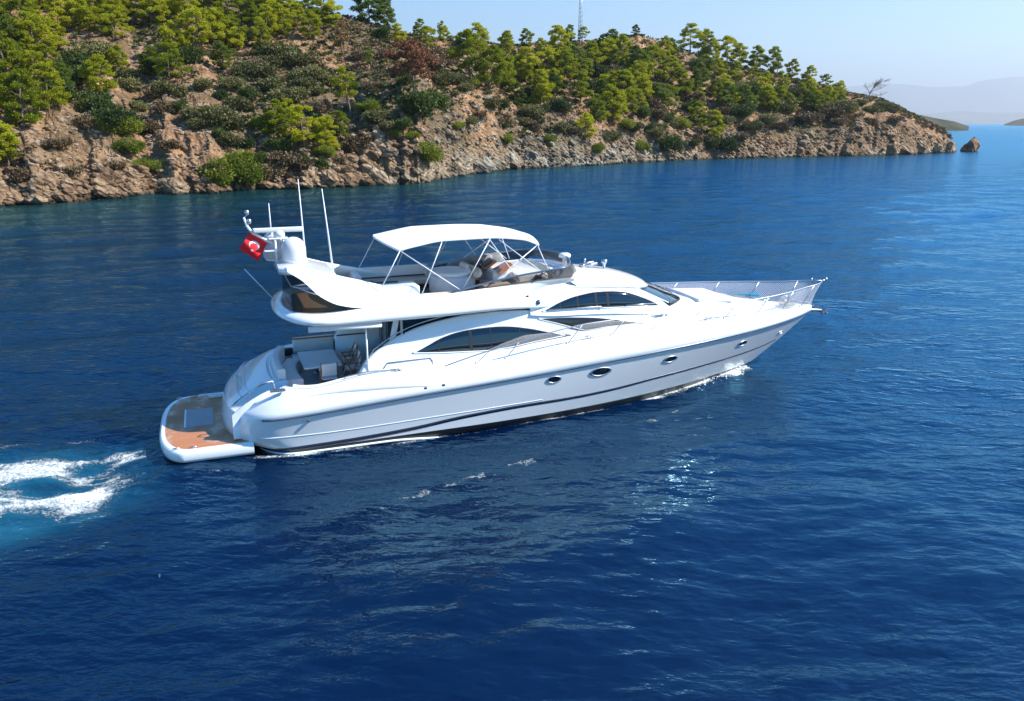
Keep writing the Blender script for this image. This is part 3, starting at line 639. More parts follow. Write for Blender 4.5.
def net_mat():
    m = bpy.data.materials.new('white_rail_net'); m.use_nodes = True; k = NT(m); b = k.n['Principled BSDF']; b.inputs['Base Color'].default_value = (.62, .64, .70, 1); b.inputs['Roughness'].default_value = .8
    uv = k.new('ShaderNodeTexCoord'); sep = k.new('ShaderNodeSeparateXYZ'); k.l.new(uv.outputs['UV'], sep.inputs[0])
    f = lambda s: k.math('LESS_THAN', k.math('FRACT', k.math('MULTIPLY', s, 14.0)), .24)
    a = k.math('MAXIMUM', f(k.math('ADD', sep.outputs[0], sep.outputs[1])), f(k.math('SUBTRACT', sep.outputs[0], sep.outputs[1])))
    tr = k.new('ShaderNodeBsdfTransparent'); mx = k.new('ShaderNodeMixShader'); k.l.new(a, mx.inputs[0]); k.l.new(tr.outputs[0], mx.inputs[1]); k.l.new(b.outputs[0], mx.inputs[2]); k.l.new(mx.outputs[0], k.n['Material Output'].inputs[0]); return m
M_NET = net_mat()
def smoke_mat():
    m = bpy.data.materials.new('smoked_acrylic'); m.use_nodes = True; k = NT(m); b = k.n['Principled BSDF']; b.inputs['Base Color'].default_value = (.012, .012, .014, 1); b.inputs['Roughness'].default_value = .05
    tr = k.new('ShaderNodeBsdfTransparent'); tr.inputs[0].default_value = (.55, .5, .46, 1); mx = k.new('ShaderNodeMixShader'); mx.inputs[0].default_value = .42
    k.l.new(tr.outputs[0], mx.inputs[1]); k.l.new(b.outputs[0], mx.inputs[2]); k.l.new(mx.outputs[0], k.n['Material Output'].inputs[0]); return m
M_SMOKE = smoke_mat()

Y = empty('motor_yacht', (YX, YY, 0), YTH)
tag(Y, 'long white three deck motor yacht with flybridge canopy under way', 'yacht')
F1 = lambda f, x: float(f(x))

# --- hull shell: rows from the keel to the bulwark top, columns from the stern centreline to the stem
def hull_row(s, xa, z, inset=None, xe=None, L=1.5, n=2.6):
    """one level: list of starboard points from the stern centre forward to the stem"""
    ss = min(max(s, -1), 1)
    xend = 21.0 + 3.1 * max(ss, 0) ** 0.9 + min(ss, 0) * 1.2 - .001
    if xe is not None: xend = xe
    q = np.concatenate([[0, .004, .012, .03, .06, .1, .16, .24, .34, .46, .6, .8, 1.0], ])
    xs = np.concatenate([xa + q * L, np.linspace(xa + L, xend, 74)[1:]])
    pts = []
    for x in xs:
        y = F1(lambda t: HB(t, ss), x) * float(aft(x, xa, L, n))
        if inset is not None: y = y - inset(x) * float(aft(x, xa, L, n))
        zz = z(x) if callable(z) else z
        pts.append((float(x), -max(y, 0.0), float(zz)))
    return pts
bulw = lambda f: (lambda x: f * .25 * min(max((24.1 - x) / 5, 0), 1))
rows = [hull_row(-1, 3.0, -.7), hull_row(-.4, 2.85, -.35), hull_row(0, 2.7, 0.0), hull_row(.12, 2.62, lambda x: .12 * F1(ZR, x)), hull_row(.3, 2.15, lambda x: .3 * F1(ZR, x)),
        hull_row(.45, 2.0, lambda x: .45 * F1(ZR, x)), hull_row(.65, 2.02, lambda x: .65 * F1(ZR, x)), hull_row(.85, 2.08, lambda x: .85 * F1(ZR, x)), hull_row(1, 2.15, lambda x: F1(ZR, x))]
lerp_zs = lambda f: (lambda x: F1(ZR, x) + (F1(ZS, x) - F1(ZR, x)) * f)
up_rows = [hull_row(1, 2.15, lambda x: F1(ZR, x)), hull_row(1, 2.18, lambda x: F1(ZR, x) + .035, bulw(-.12)), hull_row(1, 2.3, lerp_zs(.25), bulw(.0)), hull_row(1, 2.62, lerp_zs(.55), bulw(.22)),
           hull_row(1, 2.98, lerp_zs(.82), bulw(.5)), hull_row(1, 3.2, lerp_zs(.95), bulw(.78)), hull_row(1, 3.34, lerp_zs(1.0), bulw(1.05)), hull_row(1, 3.44, lerp_zs(1.0), lambda x: bulw(1.05)(x) + .10 * min(1, (24.3 - x) / 1.5)),
           hull_row(1, 3.47, lambda x: F1(ZS, x) - .05, lambda x: bulw(1.05)(x) + .13 * min(1, (24.3 - x) / 1.5))]
def both(rows_):
    full = []
    for r in rows_:
        port = [(x, -y, z) for (x, y, z) in r[1:]][::-1]
        full.append(port + r)
    return full
rows_f, up_f = both(rows), both(up_rows)
nc = len(rows_f[0])
h = MB(); h.grid(rows_f[3:]); h.build('hull', M_GEL, Y)
h = MB(); h.grid(rows_f[:4]); h.build('hull_bottom', M_BLACK, Y)
# topsides above the strake, with the stair opening cut into the starboard quarter
ST0, ST1 = -2.12, -1.42
def stair_cut(i, j):
    a = up_f[i][j]; b_ = up_f[i][j + 1]; x = (a[0] + b_[0]) / 2; y = (a[1] + b_[1]) / 2
    return x < 3.75 and ST0 < y < ST1 and i >= 1
# finer columns in the stern so that the opening has straight sides
h = MB(); h.grid(up_f, skip=stair_cut); h.build('topsides', M_GEL, Y)
for nm, s in (('rubbing_strake', -1), ):
    rub = [(p[0], p[1] * 1.0, p[2]) for p in rows_f[-1]]
    off = []
    for i, p in enumerate(rub):
        a = Vector(rub[max(i - 1, 0)]); b_ = Vector(rub[min(i + 1, len(rub) - 1)]); n_ = (b_ - a).cross(Vector((0, 0, 1))); n_.z = 0
        n_ = n_.normalized() if n_.length > 1e-6 else Vector((1, 0, 0))
        c_ = Vector(p); n_ = n_ if n_.dot(Vector((c_.x - 12, c_.y * 4, 0))) > 0 else -n_
        off.append(c_ + n_ * .012 + Vector((0, 0, -.005)))
    off = [q for q in off if q.x > 2.9]
    k_ = next(i for i in range(len(off)) if off[i].y > 0) if off[0].y < 0 else None
    sb = [q for q in off if q.y <= 0]; pt = [q for q in off if q.y > 0]
    h = MB(); h.tube(sb, .036, 6); h.build('rubbing_strake', M_RUB, Y); h = MB(); h.tube(pt, .036, 6); h.build('rubbing_strake', M_RUB, Y)
# lines that run along the hull
XA = lambda s: float(np.interp(s, [0, .12, .3, .45, 1], [2.7, 2.62, 2.15, 2.0, 2.15]))
def hull_band(name, zc, hw, x0, x1, matl, off=.006, n=110):
    for sg in (-1, 1):
        r1, r2, r3, r0 = [], [], [], []
        for x in np.linspace(x0, x1, n):
            z = F1(zc, x); w2 = hw(x) if callable(hw) else hw
            for r_, dz, o_ in ((r0, -w2, -.01), (r1, -w2, off), (r2, w2, off), (r3, w2, -.01)):
                zz = z + dz; af = float(aft(x, XA(max(zz, 0) / F1(ZR, x)))); r_.append((x, sg * (F1(lambda t: hull_y(t, zz), x) * af + o_), zz))
        h = MB(); h.grid([r0, r1, r2, r3]); h.build(name, matl, Y)
STZ = sm([2.7, 4, 5.7, 7.2, 9, 11, 12.5, 14, 16, 18, 20, 21.5, 22.4], [.10, .19, .25, .34, .53, .64, .66, .72, .86, .93, .96, 1.0, 1.08])
hull_band('waterline_stripe', STZ, lambda x: float(np.interp(x, [2.7, 6, 9, 15, 22.6], [.075, .065, .055, .045, .028])), 2.72, 22.35, M_STRIPE, .006, 170)
hull_band('spray_rail', sm([2.6, 6.5, 9], [.035, .04, -.16]), .03, 2.95, 9.0, M_GEL, .05, 60)
hull_band('hull_knuckle', sm([3.2, 5, 8, 12], [.62, .60, .66, .78]), .014, 2.9, 11.5, M_GEL, .007, 90)
for x, z, a_, b_ in [(11.82, 1.44, .21, .10), (13.47, 1.50, .33, .13), (16.22, 1.55, .25, .105), (19.75, 1.52, .22, .10), (22.35, 1.42, .17, .06), (8.9, 1.1, .0, .0)]:
    if a_ == 0: continue
    for sg in (-1, 1):
        def ring(sc, off_):
            return [(x + a_ * sc * math.cos(t), sg * (F1(lambda q: hull_y(q, z + b_ * sc * math.sin(t)), x + a_ * sc * math.cos(t)) + off_), z + b_ * sc * math.sin(t)) for t in np.linspace(0, 2 * math.pi, 29)[:-1]]
        ws = empty('porthole', (0, 0, 0), 0, Y)
        h = MB(); h.grid([ring(1.22, .0), ring(1.18, .022), ring(1.0, .022), ring(.96, .004)], closed=True); h.build('rim', M_CHROME, ws)
        h = MB(); h.grid([ring(1.0, .008), ring(.5, .008), ring(.02, .008)], closed=True); h.build('glass', M_GLASS, ws)
# two small vents on the quarter and shaded scoop moulding
for x, z in ((7.69, 1.66), (8.24, 1.69), (4.3, 1.08)):
    for sg in (-1, 1):
        h = MB(); h.box((x, sg * (F1(lambda t: HB(t, 1), x) - .04), z), (.09, .10, .07), bev=.02); h.build('drain_vent', M_RUB, Y)
for sg in (-1, 1):     # long lens shaped scoop in the bulwark
    top = sm([4.3, 5, 5.6, 6.4, 7.2, 7.9], [1.80, 1.95, 2.02, 2.0, 1.86, 1.72]); bot = sm([4.3, 5.2, 6.4, 7.9], [1.78, 1.79, 1.76, 1.70])
    def bul_y(x, z):
        f = (z - F1(ZR, x)) / (F1(ZS, x) - F1(ZR, x)); ins = np.interp(f, [0, .25, .55, .82, .95, 1], [0, 0, .22, .5, .78, 1.05]) * .25
        return F1(lambda t: HB(t, 1), x) - ins
    rr = [[], [], [], []]
    for x in np.linspace(4.35, 7.85, 40):
        zt, zb = F1(top, x), F1(bot, x); lim = F1(ZS, x) - .03; zt = min(zt, lim); zm = (zt + zb) / 2
        e = math.sin(math.pi * (x - 4.35) / 3.5)
        rr[0].append((x, sg * (bul_y(x, zt) + .004), zt)); rr[1].append((x, sg * (bul_y(x, zt) + .045 * e + .004), zt - .012)); rr[2].append((x, sg * (bul_y(x, zb) + .012), zb + .02)); rr[3].append((x, sg * (bul_y(x, zb) + .002), zb))
    h = MB(); h.grid(rr); h.build('bulwark_moulding', M_GEL, Y)

# --- bathing platform
def plat_outline(inset=0.0, n=26):
    pts = []
    B = 2.5 - inset; xa = .24 + inset
    for y in np.linspace(-1, 1, n * 2 + 1):
        yy = math.sin(y * math.pi / 2) if abs(y) < 1 else y
        x = xa + 1.15 * (1 - (1 - abs(yy) ** 3.2) ** .55) * .62
        pts.append((x, yy * B))
    return [(2.78, -B)] + pts[0:] + [(2.78, B)]
def slab(name, prof, matl, parent, close_bot=True):
    """prof: list of (inset, z)"""
    rows_ = [[(x, y, z) for x, y in plat_outline(i)] for i, z in prof]
    h = MB(); h.grid(rows_)
    top = rows_[-1]; n = len(top)
    h.add(top, [tuple(range(n))], False)
    if close_bot: h.add(rows_[0], [tuple(range(n))[::-1]], False)
    return h.build(name, matl, parent)
M_HATCH = mat('grey_platform_panel', (.30, .29, .30), .5, noise=(4, (.38, .36, .36), .2))
PF = empty('swim_platform', (0, 0, 0), 0, Y)
slab('platform_body', [(.10, .12), (.02, .17), (0, .24), (0, .40), (.02, .46), (.07, .49)], M_GEL, PF)
slab('teak_deck', [(.17, .480), (.17, .497)], M_TEAK, PF)
h = MB(); h.box((1.36, .20, .503), (.78, 1.6, .012), bev=.004); h.build('deck_hatch', M_HATCH, PF)
h = MB(); h.box((.95, .20, .515), (.05, 1.6, .02), bev=.005); h.build('chock', M_GELR, PF)
for sg in (-1, 1):
    for x in (.75, 1.2): 
        h = MB(); h.tube([(x - .09, sg * (2.25 + .1 * (x - .75)), .53), (x + .09, sg * (2.27 + .1 * (x - .75)), .53)], .018); h.tube([(x, sg * (2.26 + .1 * (x - .75)), .48), (x, sg * (2.26 + .1 * (x - .75)), .53)], .02); h.build('cleat', M_CHROME, PF)
h = MB(); h.tube([(1.35, 2.05, .5), (1.35, 2.05, .62), (1.95, 2.05, .62), (1.95, 2.05, .5)], .02); h.box((1.9, 2.1, .54), (.5, .25, .1), bev=.03); h.build('boarding_ladder', M_GELR, PF)

# --- stern: stairs in the starboard quarter, sloping sun pad slats, cockpit
h = MB()
n_st = 6
for i in range(n_st):
    x0 = 2.30 + i * .30; z1 = .72 + i * .20
    h.box((x0 + .22 + (4.05 - x0 - .3) / 2 - .1, (ST0 + ST1) / 2, z1 - .10), (4.05 - x0, ST1 - ST0 + .04, .20), bev=.025)
h.build('stern_stairs', M_GELR, Y)
for yy in (ST0, ST1):          # cheek walls
    V_ = []; xs = np.linspace(2.28, 3.9, 9); r0 = [(x, yy, .6) for x in xs]
    ztop = lambda x: float(np.interp(x, [2.28, 2.62, 2.98, 3.2, 3.36, 3.9], [1.25, 1.52, 1.72, 1.82, 1.87, 1.90]))
    hb = MB(); A_ = [(x, yy - .035, ztop(x)) for x in xs]; B_ = [(x, yy + .035, ztop(x)) for x in xs]
    C_ = [(x, yy - .035, .6) for x in xs]; D_ = [(x, yy + .035, .6) for x in xs]
    hb.grid([C_, A_, B_, D_]); hb.build('stair_wall', M_GEL, Y)
h = MB(); h.tube([(2.75, ST0 + .0, 1.60), (2.78, ST0, 1.85), (3.15, ST0, 2.1), (3.45, ST0, 2.12), (3.5, ST0, 1.9)], .02); h.build('handrail', M_CHROME, Y)
h = MB(); h.box((3.55, -2.42, 1.93), (.42, .16, .05), bev=.02); h.tube([(3.42, -2.42, 1.93), (3.68, -2.42, 2.0)], .03); h.build('mooring_cleat', M_RUB, Y)
# ribs across the transom
def transom_pt(y, f):
    zz = 1.3 + .55 * f; xa = 2.25 + 1.0 * f
    return xa + 1.4 * (1 - (1 - min(abs(y) / 2.7, .999) ** 2.6) ** (1 / 2.6)) - .02, y, zz
for f in (.30, .62):
    h = MB(); pts = []
    for y in np.linspace(-1.35, 2.3, 30):
        # follow the shell between rows 2..6
        r_lo = hull_row(1, 2.3, lerp_zs(.25), bulw(0)); 
        zf = .25 + f * .6; xa = np.interp(zf, [.25, .55, .82, .95], [2.3, 2.62, 2.98, 3.2]); ins = .25 * np.interp(zf, [.25, .55, .82, .95], [0, .22, .5, .78])
        Bm = 2.63 - ins; t_ = (1 - min(abs(y) / Bm, .9999) ** 2.6) ** (1 / 2.6); x = xa + 1.5 * (1 - t_)
        pts.append((x - .012, y, F1(lerp_zs(zf), x) + .02))
    h.tube(pts, .018, 6); h.build('transom_rib', M_GEL, Y)
for y0, y1 in ((-.9, .5), (.9, 2.0)):
    h = MB(); pts = [((2.62 + 1.5 * (1 - (1 - min(abs(y) / 2.57, .9999) ** 2.6) ** (1 / 2.6))) - .06, y, F1(lerp_zs(.55), 2.8) + .06) for y in np.linspace(y0, y1, 8)]
    h.tube(pts, .014, 6); h.build('grab_rail', M_CHROME, Y)

FZ = 1.32      # cockpit sole
h = MB(); h.box((5.2, 0, FZ - .03), (4.4, 4.75, .06)); h.build('cockpit_sole', M_BROWNS, Y)
def wall_path(pts, z0, z1, th, matl, name, parent=Y):
    h = MB(); L = []; Rr = []
    for i, p in enumerate(pts):
        a = Vector(pts[max(i - 1, 0)]); b_ = Vector(pts[min(i + 1, len(pts) - 1)]); t = (b_ - a).normalized(); n_ = Vector((-t.y, t.x))
        L.append(Vector(p) + n_ * th / 2); Rr.append(Vector(p) - n_ * th / 2)
    z0f = z0 if callable(z0) else (lambda x: z0); z1f = z1 if callable(z1) else (lambda x: z1)
    rows_ = [[(q.x, q.y, z0f(q.x)) for q in L], [(q.x, q.y, z1f(q.x) - .03) for q in L], [(q.x * .85 + p_.x * .15, q.y * .85 + p_.y * .15, z1f(q.x)) for q, p_ in zip(L, Rr)],
             [(q.x * .15 + p_.x * .85, q.y * .15 + p_.y * .85, z1f(q.x)) for q, p_ in zip(L, Rr)], [(q.x, q.y, z1f(q.x) - .03) for q in Rr], [(q.x, q.y, z0f(q.x)) for q in Rr]]
    h.grid(rows_); n = len(pts)
    for e in (0, n - 1): h.add([r[e] for r in rows_], [tuple(range(6))], False)
    return h.build(name, matl, parent)
# inner cockpit walls under the coaming
cw = [(7.25, -2.28), (5.5, -2.28), (4.3, -2.25), (3.9, -2.15)]
wall_path(cw, FZ, 1.90, .06, M_GEL, 'cockpit_wall')
cw = [(3.55, -1.35), (3.52, 0), (3.6, 1.2), (3.9, 1.9), (4.4, 2.22), (5.5, 2.28), (7.25, 2.28)]
wall_path(cw, FZ, 1.90, .06, M_GEL, 'cockpit_wall')
# coaming deck between shell top and the walls
ins_o = hull_row(1, 3.46, lambda x: F1(ZS, x) - .012, lambda x: bulw(1.05)(x) + .08)
co = [p for p in ins_o if p[0] < 7.4]; ci = [(max(p[0], 3.5) if abs(p[1]) < 2.1 else p[0] + .0, max(p[1] * .93, -2.26), p[2] + .004) for p in co]
for sg in (1, -1):
    a_ = [(x, y * sg, z) for x, y, z in co]; b_ = [(x + .25 * math.exp(-((y / 2.0) ** 4)), (max(y + .32, -2.24) if y < -.32 else 0) * sg, z) for x, y, z in co]
    h = MB(); h.grid([a_, b_], skip=lambda i, j: sg == 1 and ST0 < (a_[j][1] + a_[j + 1][1]) / 2 < ST1 and a_[j][0] < 4.0); h.build('coaming_deck', M_GELR, Y)
# curved aft sofa
def sofa(pts, name):
    S = empty(name, (0, 0, 0), 0, Y)
    wall_path(pts, FZ, 2.16, .22, M_LTCUSH, 'backrest', S)
    inn = [(x + .38, y * .86) for x, y in pts]; wall_path(inn, FZ, 1.76, .50, M_LTCUSH, 'seat_cushion', S); return S
sofa([(3.78, -1.18), (3.72, -.5), (3.72, .3), (3.8, 1.0), (4.0, 1.55)], 'aft_sofa')
S = empty('side_bench', (0, 0, 0), 0, Y)
h = MB(); h.box((5.1, 2.05, 1.98), (1.35, .16, .42), bev=.05); h.build('backrest', M_LTCUSH, S)
h = MB(); h.box((5.1, 1.78, 1.62), (1.5, .55, .2), bev=.06); h.build('seat_cushion', M_LTCUSH, S)
h = MB(); h.box((5.1, 2.08, 2.22), (1.35, .14, .05), bev=.015); h.build('top_rail', M_WOOD, S)
h = MB(); h.box((4.25, 2.05, 1.8), (.30, .12, .25), bev=.02); h.build('deck_locker', M_BLK, Y)
h = MB(); h.tube([(5.4, -2.42, 1.98), (5.45, -2.42, 2.12), (6.1, -2.42, 2.2), (6.9, -2.42, 2.22), (7.0, -2.42, 2.1)], .022); h.build('handrail', M_CHROME, Y)
# port side stair moulding up to the flybridge and the dark saloon doors
h = MB()
prof_ = sm([5.7, 6.1, 6.6, 7.2], [2.1, 2.7, 3.25, 3.6])
xs = np.linspace(5.75, 7.25, 14)
h.grid([[(x, 2.15, FZ) for x in xs], [(x, 2.1, F1(prof_, x)) for x in xs], [(x, 1.55, F1(prof_, x)) for x in xs], [(x, 1.5, FZ) for x in xs]]); h.build('flybridge_stair_housing', M_GEL, Y)
h = MB(); h.box((6.3, 1.49, 2.35), (1.0, .03, .04), bev=.01); h.build('moulding_line', M_CUSHD, Y)
h = MB(); h.box((7.28, 0, 2.5), (.05, 4.2, 2.4)); h.build('saloon_bulkhead', M_GLASS, Y)
for y in (-1.95, -1.35, -.55, .4, 1.2):
    h = MB(); h.box((7.24, y, 2.5), (.05, .07 if y > -1.9 else .22, 2.36), bev=.01); h.build('door_frame', M_LTCUSH if y < -1.9 else M_CHROME, Y)
h = MB()
for y in (-1.15, -1.02, -.90): h.box((7.19, y, 2.45), (.05, .09, 2.1), rx=.06, bev=.02)
h.build('curtain', mat('striped_curtain', (0.30, 0.20, 0.10), .8), Y)

# --- deck sheet from the cockpit forward
xs = np.concatenate([np.linspace(7.2, 23.6, 60), [23.9, 24.1, 24.2]])
rws = []
for x in xs:
    B = max(F1(lambda t: HB(t, 1), x) - bulw(1.05)(x) - .12 * min(1, max(0, (24.3 - x)) / 1.5), .01); z = F1(ZS, x) - .05
    rws.append([(x, B * f, z + .07 * (1 - f * f)) for f in np.linspace(-1, 1, 15)])
h = MB(); h.grid(rws); h.build('main_deck', M_GELR, Y)

# --- lower deckhouse sides with the two sweeping arches
def grid_between(fns, xs, sg):
    return [[(x, sg * f(x)[0], f(x)[1]) for x in xs] for f in fns]
DX = np.concatenate([np.linspace(5.85, 7.2, 16), np.linspace(7.35, 16.6, 70)])
for sg in (-1, 1):
    A = lambda x: F1(ARCH, x) - .9 * max(0, (x - 15.0) / 1.6) ** 2; tk = lambda x: .5 * max(0, (x - 15.2) / 1.4) ** 2; lo = lambda x: F1(lambda t: low_y(t, A(x)), x) - tk(x)
    zb = lambda x: F1(ZS, x) - .09
    def mid(f): return lambda x: ((lambda z: (F1(lambda t: low_y(t, z), x) - tk(x), z))(zb(x) + (A(x) - zb(x)) * f))
    fns = [lambda x: (F1(lambda t: low_y(t, zb(x)), x) + .10 - tk(x), zb(x)), lambda x: (F1(lambda t: low_y(t, zb(x)), x) + .02 - tk(x), zb(x) + .07 * min(1, (x - 5.8) * 2)), mid(.3), mid(.6), mid(.88),
           lambda x: (lo(x) - .015, A(x) - .02), lambda x: (lo(x) - .07, A(x) + .012), lambda x: (lo(x) - .13, A(x) + .012), lambda x: (lo(x) - .16, A(x) - .02), lambda x: (min(lo(x) - .18, 1.96), min(A(x) - .05, 3.3)), lambda x: (1.95, 1.3)]
    h = MB(); h.grid(grid_between(fns, DX, sg)); h.build('deckhouse_side', M_GEL, Y)
    # saloon glass set back above the arch
    xs = np.linspace(6.85, 12.2, 30)
    h = MB(); h.grid([[(x, sg * 1.90, 1.4) for x in xs], [(x - .0, sg * 1.88, 3.72) for x in xs]]); h.build('saloon_window', M_GLASS, Y)
    h = MB(); h.box((6.95, sg * 1.93, 2.9), (.16, .10, 1.66), ry=.22, bev=.02); h.build('window_pillar', M_GEL, Y)
    h = MB(); pts = [(x, sg * (lo(x) - .06), A(x) + (.12 if 6.3 < x < 9.8 else .01)) for x in np.linspace(6.15, 9.95, 22)]; h.tube(pts, .017, 6); h.build('handrail', M_CHROME, Y)

def lens(name, top, bot, yf, sg, x0, x1, matl, off=.012, n=48, parent=Y, rim=None, inset=0.0):
    """a window between a top and a bottom curve lying on the surface yf(x, z)"""
    xs = x0 + (x1 - x0) * (0.5 - 0.5 * np.cos(np.linspace(0, math.pi, n)))
    root = None
    rr = [[] for _ in range(6)]
    for x in xs:
        zt, zb_ = F1(top, x), F1(bot, x); zt = max(zt, zb_ + .002)
        for k_, (z, o_) in enumerate(((zb_, -.02), (zb_, off), (zb_ + (zt - zb_) * .33, off), (zb_ + (zt - zb_) * .67, off), (zt, off), (zt, -.02))):
            rr[k_].append((x, sg * (F1(lambda t: yf(t, z), x) + o_), z))
    h = MB(); h.grid(rr); o = h.build(name, matl, parent)
    if rim:
        h = MB(); h.tube([rr[4][i] for i in range(n)], rim, 6); h.tube([rr[1][i] for i in range(n)], rim * .6, 6); h.build('frame', M_GEL, o)
    return o
def mullion(x, z0, z1, yf, sg, parent, wd=.05, matl=None):
    h = MB(); a = (x, sg * (F1(lambda t: yf(t, z0), x) + .016), z0); b_ = (x, sg * (F1(lambda t: yf(t, z1), x) + .016), z1)
    h.grid([[(a[0] - wd, a[1], a[2]), (b_[0] - wd, b_[1], b_[2])], [(a[0] + wd, a[1], a[2]), (b_[0] + wd, b_[1], b_[2])]]); return h.build('mullion', matl or M_BLK, parent)
LT = sm([7.50, 7.89, 8.4, 8.85, 9.26, 9.96, 10.51, 11.21, 11.83, 12.45], [2.60, 2.76, 2.97, 3.08, 3.13, 3.15, 3.12, 3.0, 2.84, 2.67])
LB = sm([7.50, 8.3, 9.2, 9.8, 10.4, 11.42, 12.45], [2.59, 2.52, 2.47, 2.44, 2.46, 2.57, 2.665])
MT = sm([11.55, 12.31, 13.3, 14.03, 14.5, 15.3], [3.26, 3.235, 3.16, 3.05, 2.95, 2.80]); MBt = sm([11.55, 12.29, 12.82, 13.2, 14.01, 15.3], [3.25, 3.03, 2.86, 2.76, 2.80, 2.795])
UT = sm([11.70, 12.34, 12.86, 13.64, 14.06, 14.7, 15.25, 15.75, 16.1], [3.47, 3.72, 3.85, 3.93, 3.92, 3.84, 3.66, 3.45, 3.26]); UB = sm([11.70, 12.32, 13.79, 14.98, 16.1], [3.46, 3.47, 3.41, 3.34, 3.25])
for sg in (-1, 1):
    o = lens('deckhouse_window', LT, LB, low_y, sg, 7.5, 12.42, M_GLASS, rim=.030)
    for x in (8.3, 9.3, 9.95, 10.9): mullion(x, F1(LB, x) + .02, F1(LT, x) - .02, low_y, sg, o, .045 if x == 9.3 else .015)
    zc = sm([9.75, 10.6, 11.6, 12.5], [2.45, 2.66, 2.80, 2.70])
    lens('window_cover', sm([9.8, 10.5, 11.2, 12.0, 12.7], [2.46, 2.66, 2.80, 2.80, 2.66]), sm([9.8, 10.4, 11.4, 12.7], [2.44, 2.44, 2.54, 2.65]), low_y, sg, 9.8, 12.65, M_MESHC, .02, 30, o)
    o = lens('deckhouse_window', MT, MBt, low_y, sg, 11.57, 15.25, M_GLASSB, rim=.022)
    lens('window_cover', sm([12.55, 13.3, 14.2, 15.4], [2.90, 2.98, 2.96, 2.78]), sm([12.55, 13.2, 14.2, 15.4], [2.88, 2.75, 2.80, 2.775]), low_y, sg, 12.6, 15.35, M_MESHC, .02, 30, o)

# --- flybridge deck (overhanging wing) 
WE = sm([3.7, 4.2, 5.5, 8, 10, 11.2, 12.2], [2.55, 2.62, 2.66, 2.62, 2.48, 2.27, 2.02])      # outer half beam
ZB = sm([3.7, 5.5, 8, 10, 11.3, 12.2], [3.72, 3.67, 3.66, 3.67, 3.60, 3.54])
ZT = sm([3.7, 5.5, 7.0, 9, 10.5, 12.2], [3.93, 4.03, 4.12, 4.12, 4.05, 3.72])
def wing_row(kind):
    """outline from stern centre to the front tip (starboard)"""
    dy, zf, xa = kind
    q = np.array([0, .01, .03, .07, .13, .22, .34, .5, .7, 1.0]); xs = np.concatenate([xa + q * 1.3, np.linspace(xa + 1.3, 12.2, 36)[1:]])
    return [(float(x), -max((F1(WE, x) - dy) * float(aft(x, xa, 1.3, 2.4)), 0), float(zf(x))) for x in xs]
lz = lambda f: (lambda x: F1(ZB, x) + (F1(ZT, x) - F1(ZB, x)) * f)
wr = [wing_row((.60, lz(.05), 4.25)), wing_row((.16, lz(0), 3.92)), wing_row((.03, lz(.10), 3.78)), wing_row((0, lz(.28), 3.72)), wing_row((.02, lz(.5), 3.73)), wing_row((.07, lz(.75), 3.78)), wing_row((.16, lz(.94), 3.86)), wing_row((.30, lz(1.0), 3.97)), wing_row((.52, lambda x: F1(ZT, x) - .03, 4.12)), wing_row((.62, lambda x: 3.82, 4.2))]
wf = both(wr)
h = MB(); h.grid(wf)
n_ = len(wf[0])
for row, fl in ((wf[0], 1), (wf[-1], 0)):       # close underside and the sole
    m2 = n_ // 2; 
    V_ = row; Fc = []
    for i in range(m2): Fc.append((i, i + 1, n_ - 2 - i, n_ - 1 - i) if i + 1 < n_ - 2 - i else (i, i + 1, n_ - 1 - i))
    h.add(V_, Fc, False)
h.build('flybridge_deck', M_GEL, Y)
h = MB(); h.box((7.9, 0, 3.835), (7.2, 3.9, .02)); h.build('flybridge_sole', mat('dark_brown_fly_sole', (.13, .085, .065), .6, noise=(3, (.17, .12, .095), .2)), Y)
h = MB(); h.tube([(4.5, -2.42, 3.60), (6.55, -2.50, 3.60)], .085, 10); h.build('awning_case', M_WPIPE, Y)
h = MB(); h.tube([(6.12, -2.35, 2.1), (6.12, -2.35, 3.66)], .028, 8); h.build('support_pole', M_WPIPE, Y)
h = MB(); h.tube([(4.05, .3, 3.70), (4.0, 0, 3.70)], .05, 8); h.build('deck_light', M_CHROME, Y)

# --- pilothouse and coaming of the flybridge
CT = sm([7.6, 8.2, 8.8, 9.7, 10.7, 12, 12.5, 13.0], [4.14, 4.20, 4.25, 4.31, 4.38, 4.45, 4.47, 4.48])
xs = np.linspace(7.6, 12.9, 44)
for sg in (-1, 1):
    BY_ = lambda x: 2.17 if x < 10.2 else float(np.interp(x, [10.2, 11.4], [2.17, F1(lambda t: pil_y(t, BZ(x)), x) - .012])); D_ = lambda x: float(np.interp(x, [9.5, 12.2], [0, .15])); BZ = lambda x: float(np.interp(x, [7.6, 10.8, 12.0, 12.9], [3.95, 3.85, 4.22, 4.3]))
    fns = [lambda x: (BY_(x), BZ(x)), lambda x: (.5 * BY_(x) + .5 * (2.08 - D_(x)), (F1(CT, x) + BZ(x)) / 2), lambda x: (2.06 - D_(x), F1(CT, x) - .07), lambda x: (2.0 - D_(x), F1(CT, x) - .01), lambda x: (1.94 - D_(x), F1(CT, x)), lambda x: (1.88 - D_(x), F1(CT, x) - .01), lambda x: (1.85 - D_(x), F1(CT, x) - .06), lambda x: (1.84 - D_(x), 3.8)]
    h = MB(); h.grid(grid_between(fns, xs, sg)); h.build('flybridge_coaming', M_GEL, Y)
# inner lining
for sg in (-1, 1):
    h = MB(); h.box((10.2, sg * 1.82, 4.05), (4.6, .03, .42), bev=.01); h.build('coaming_lining', M_BEIGE, Y)
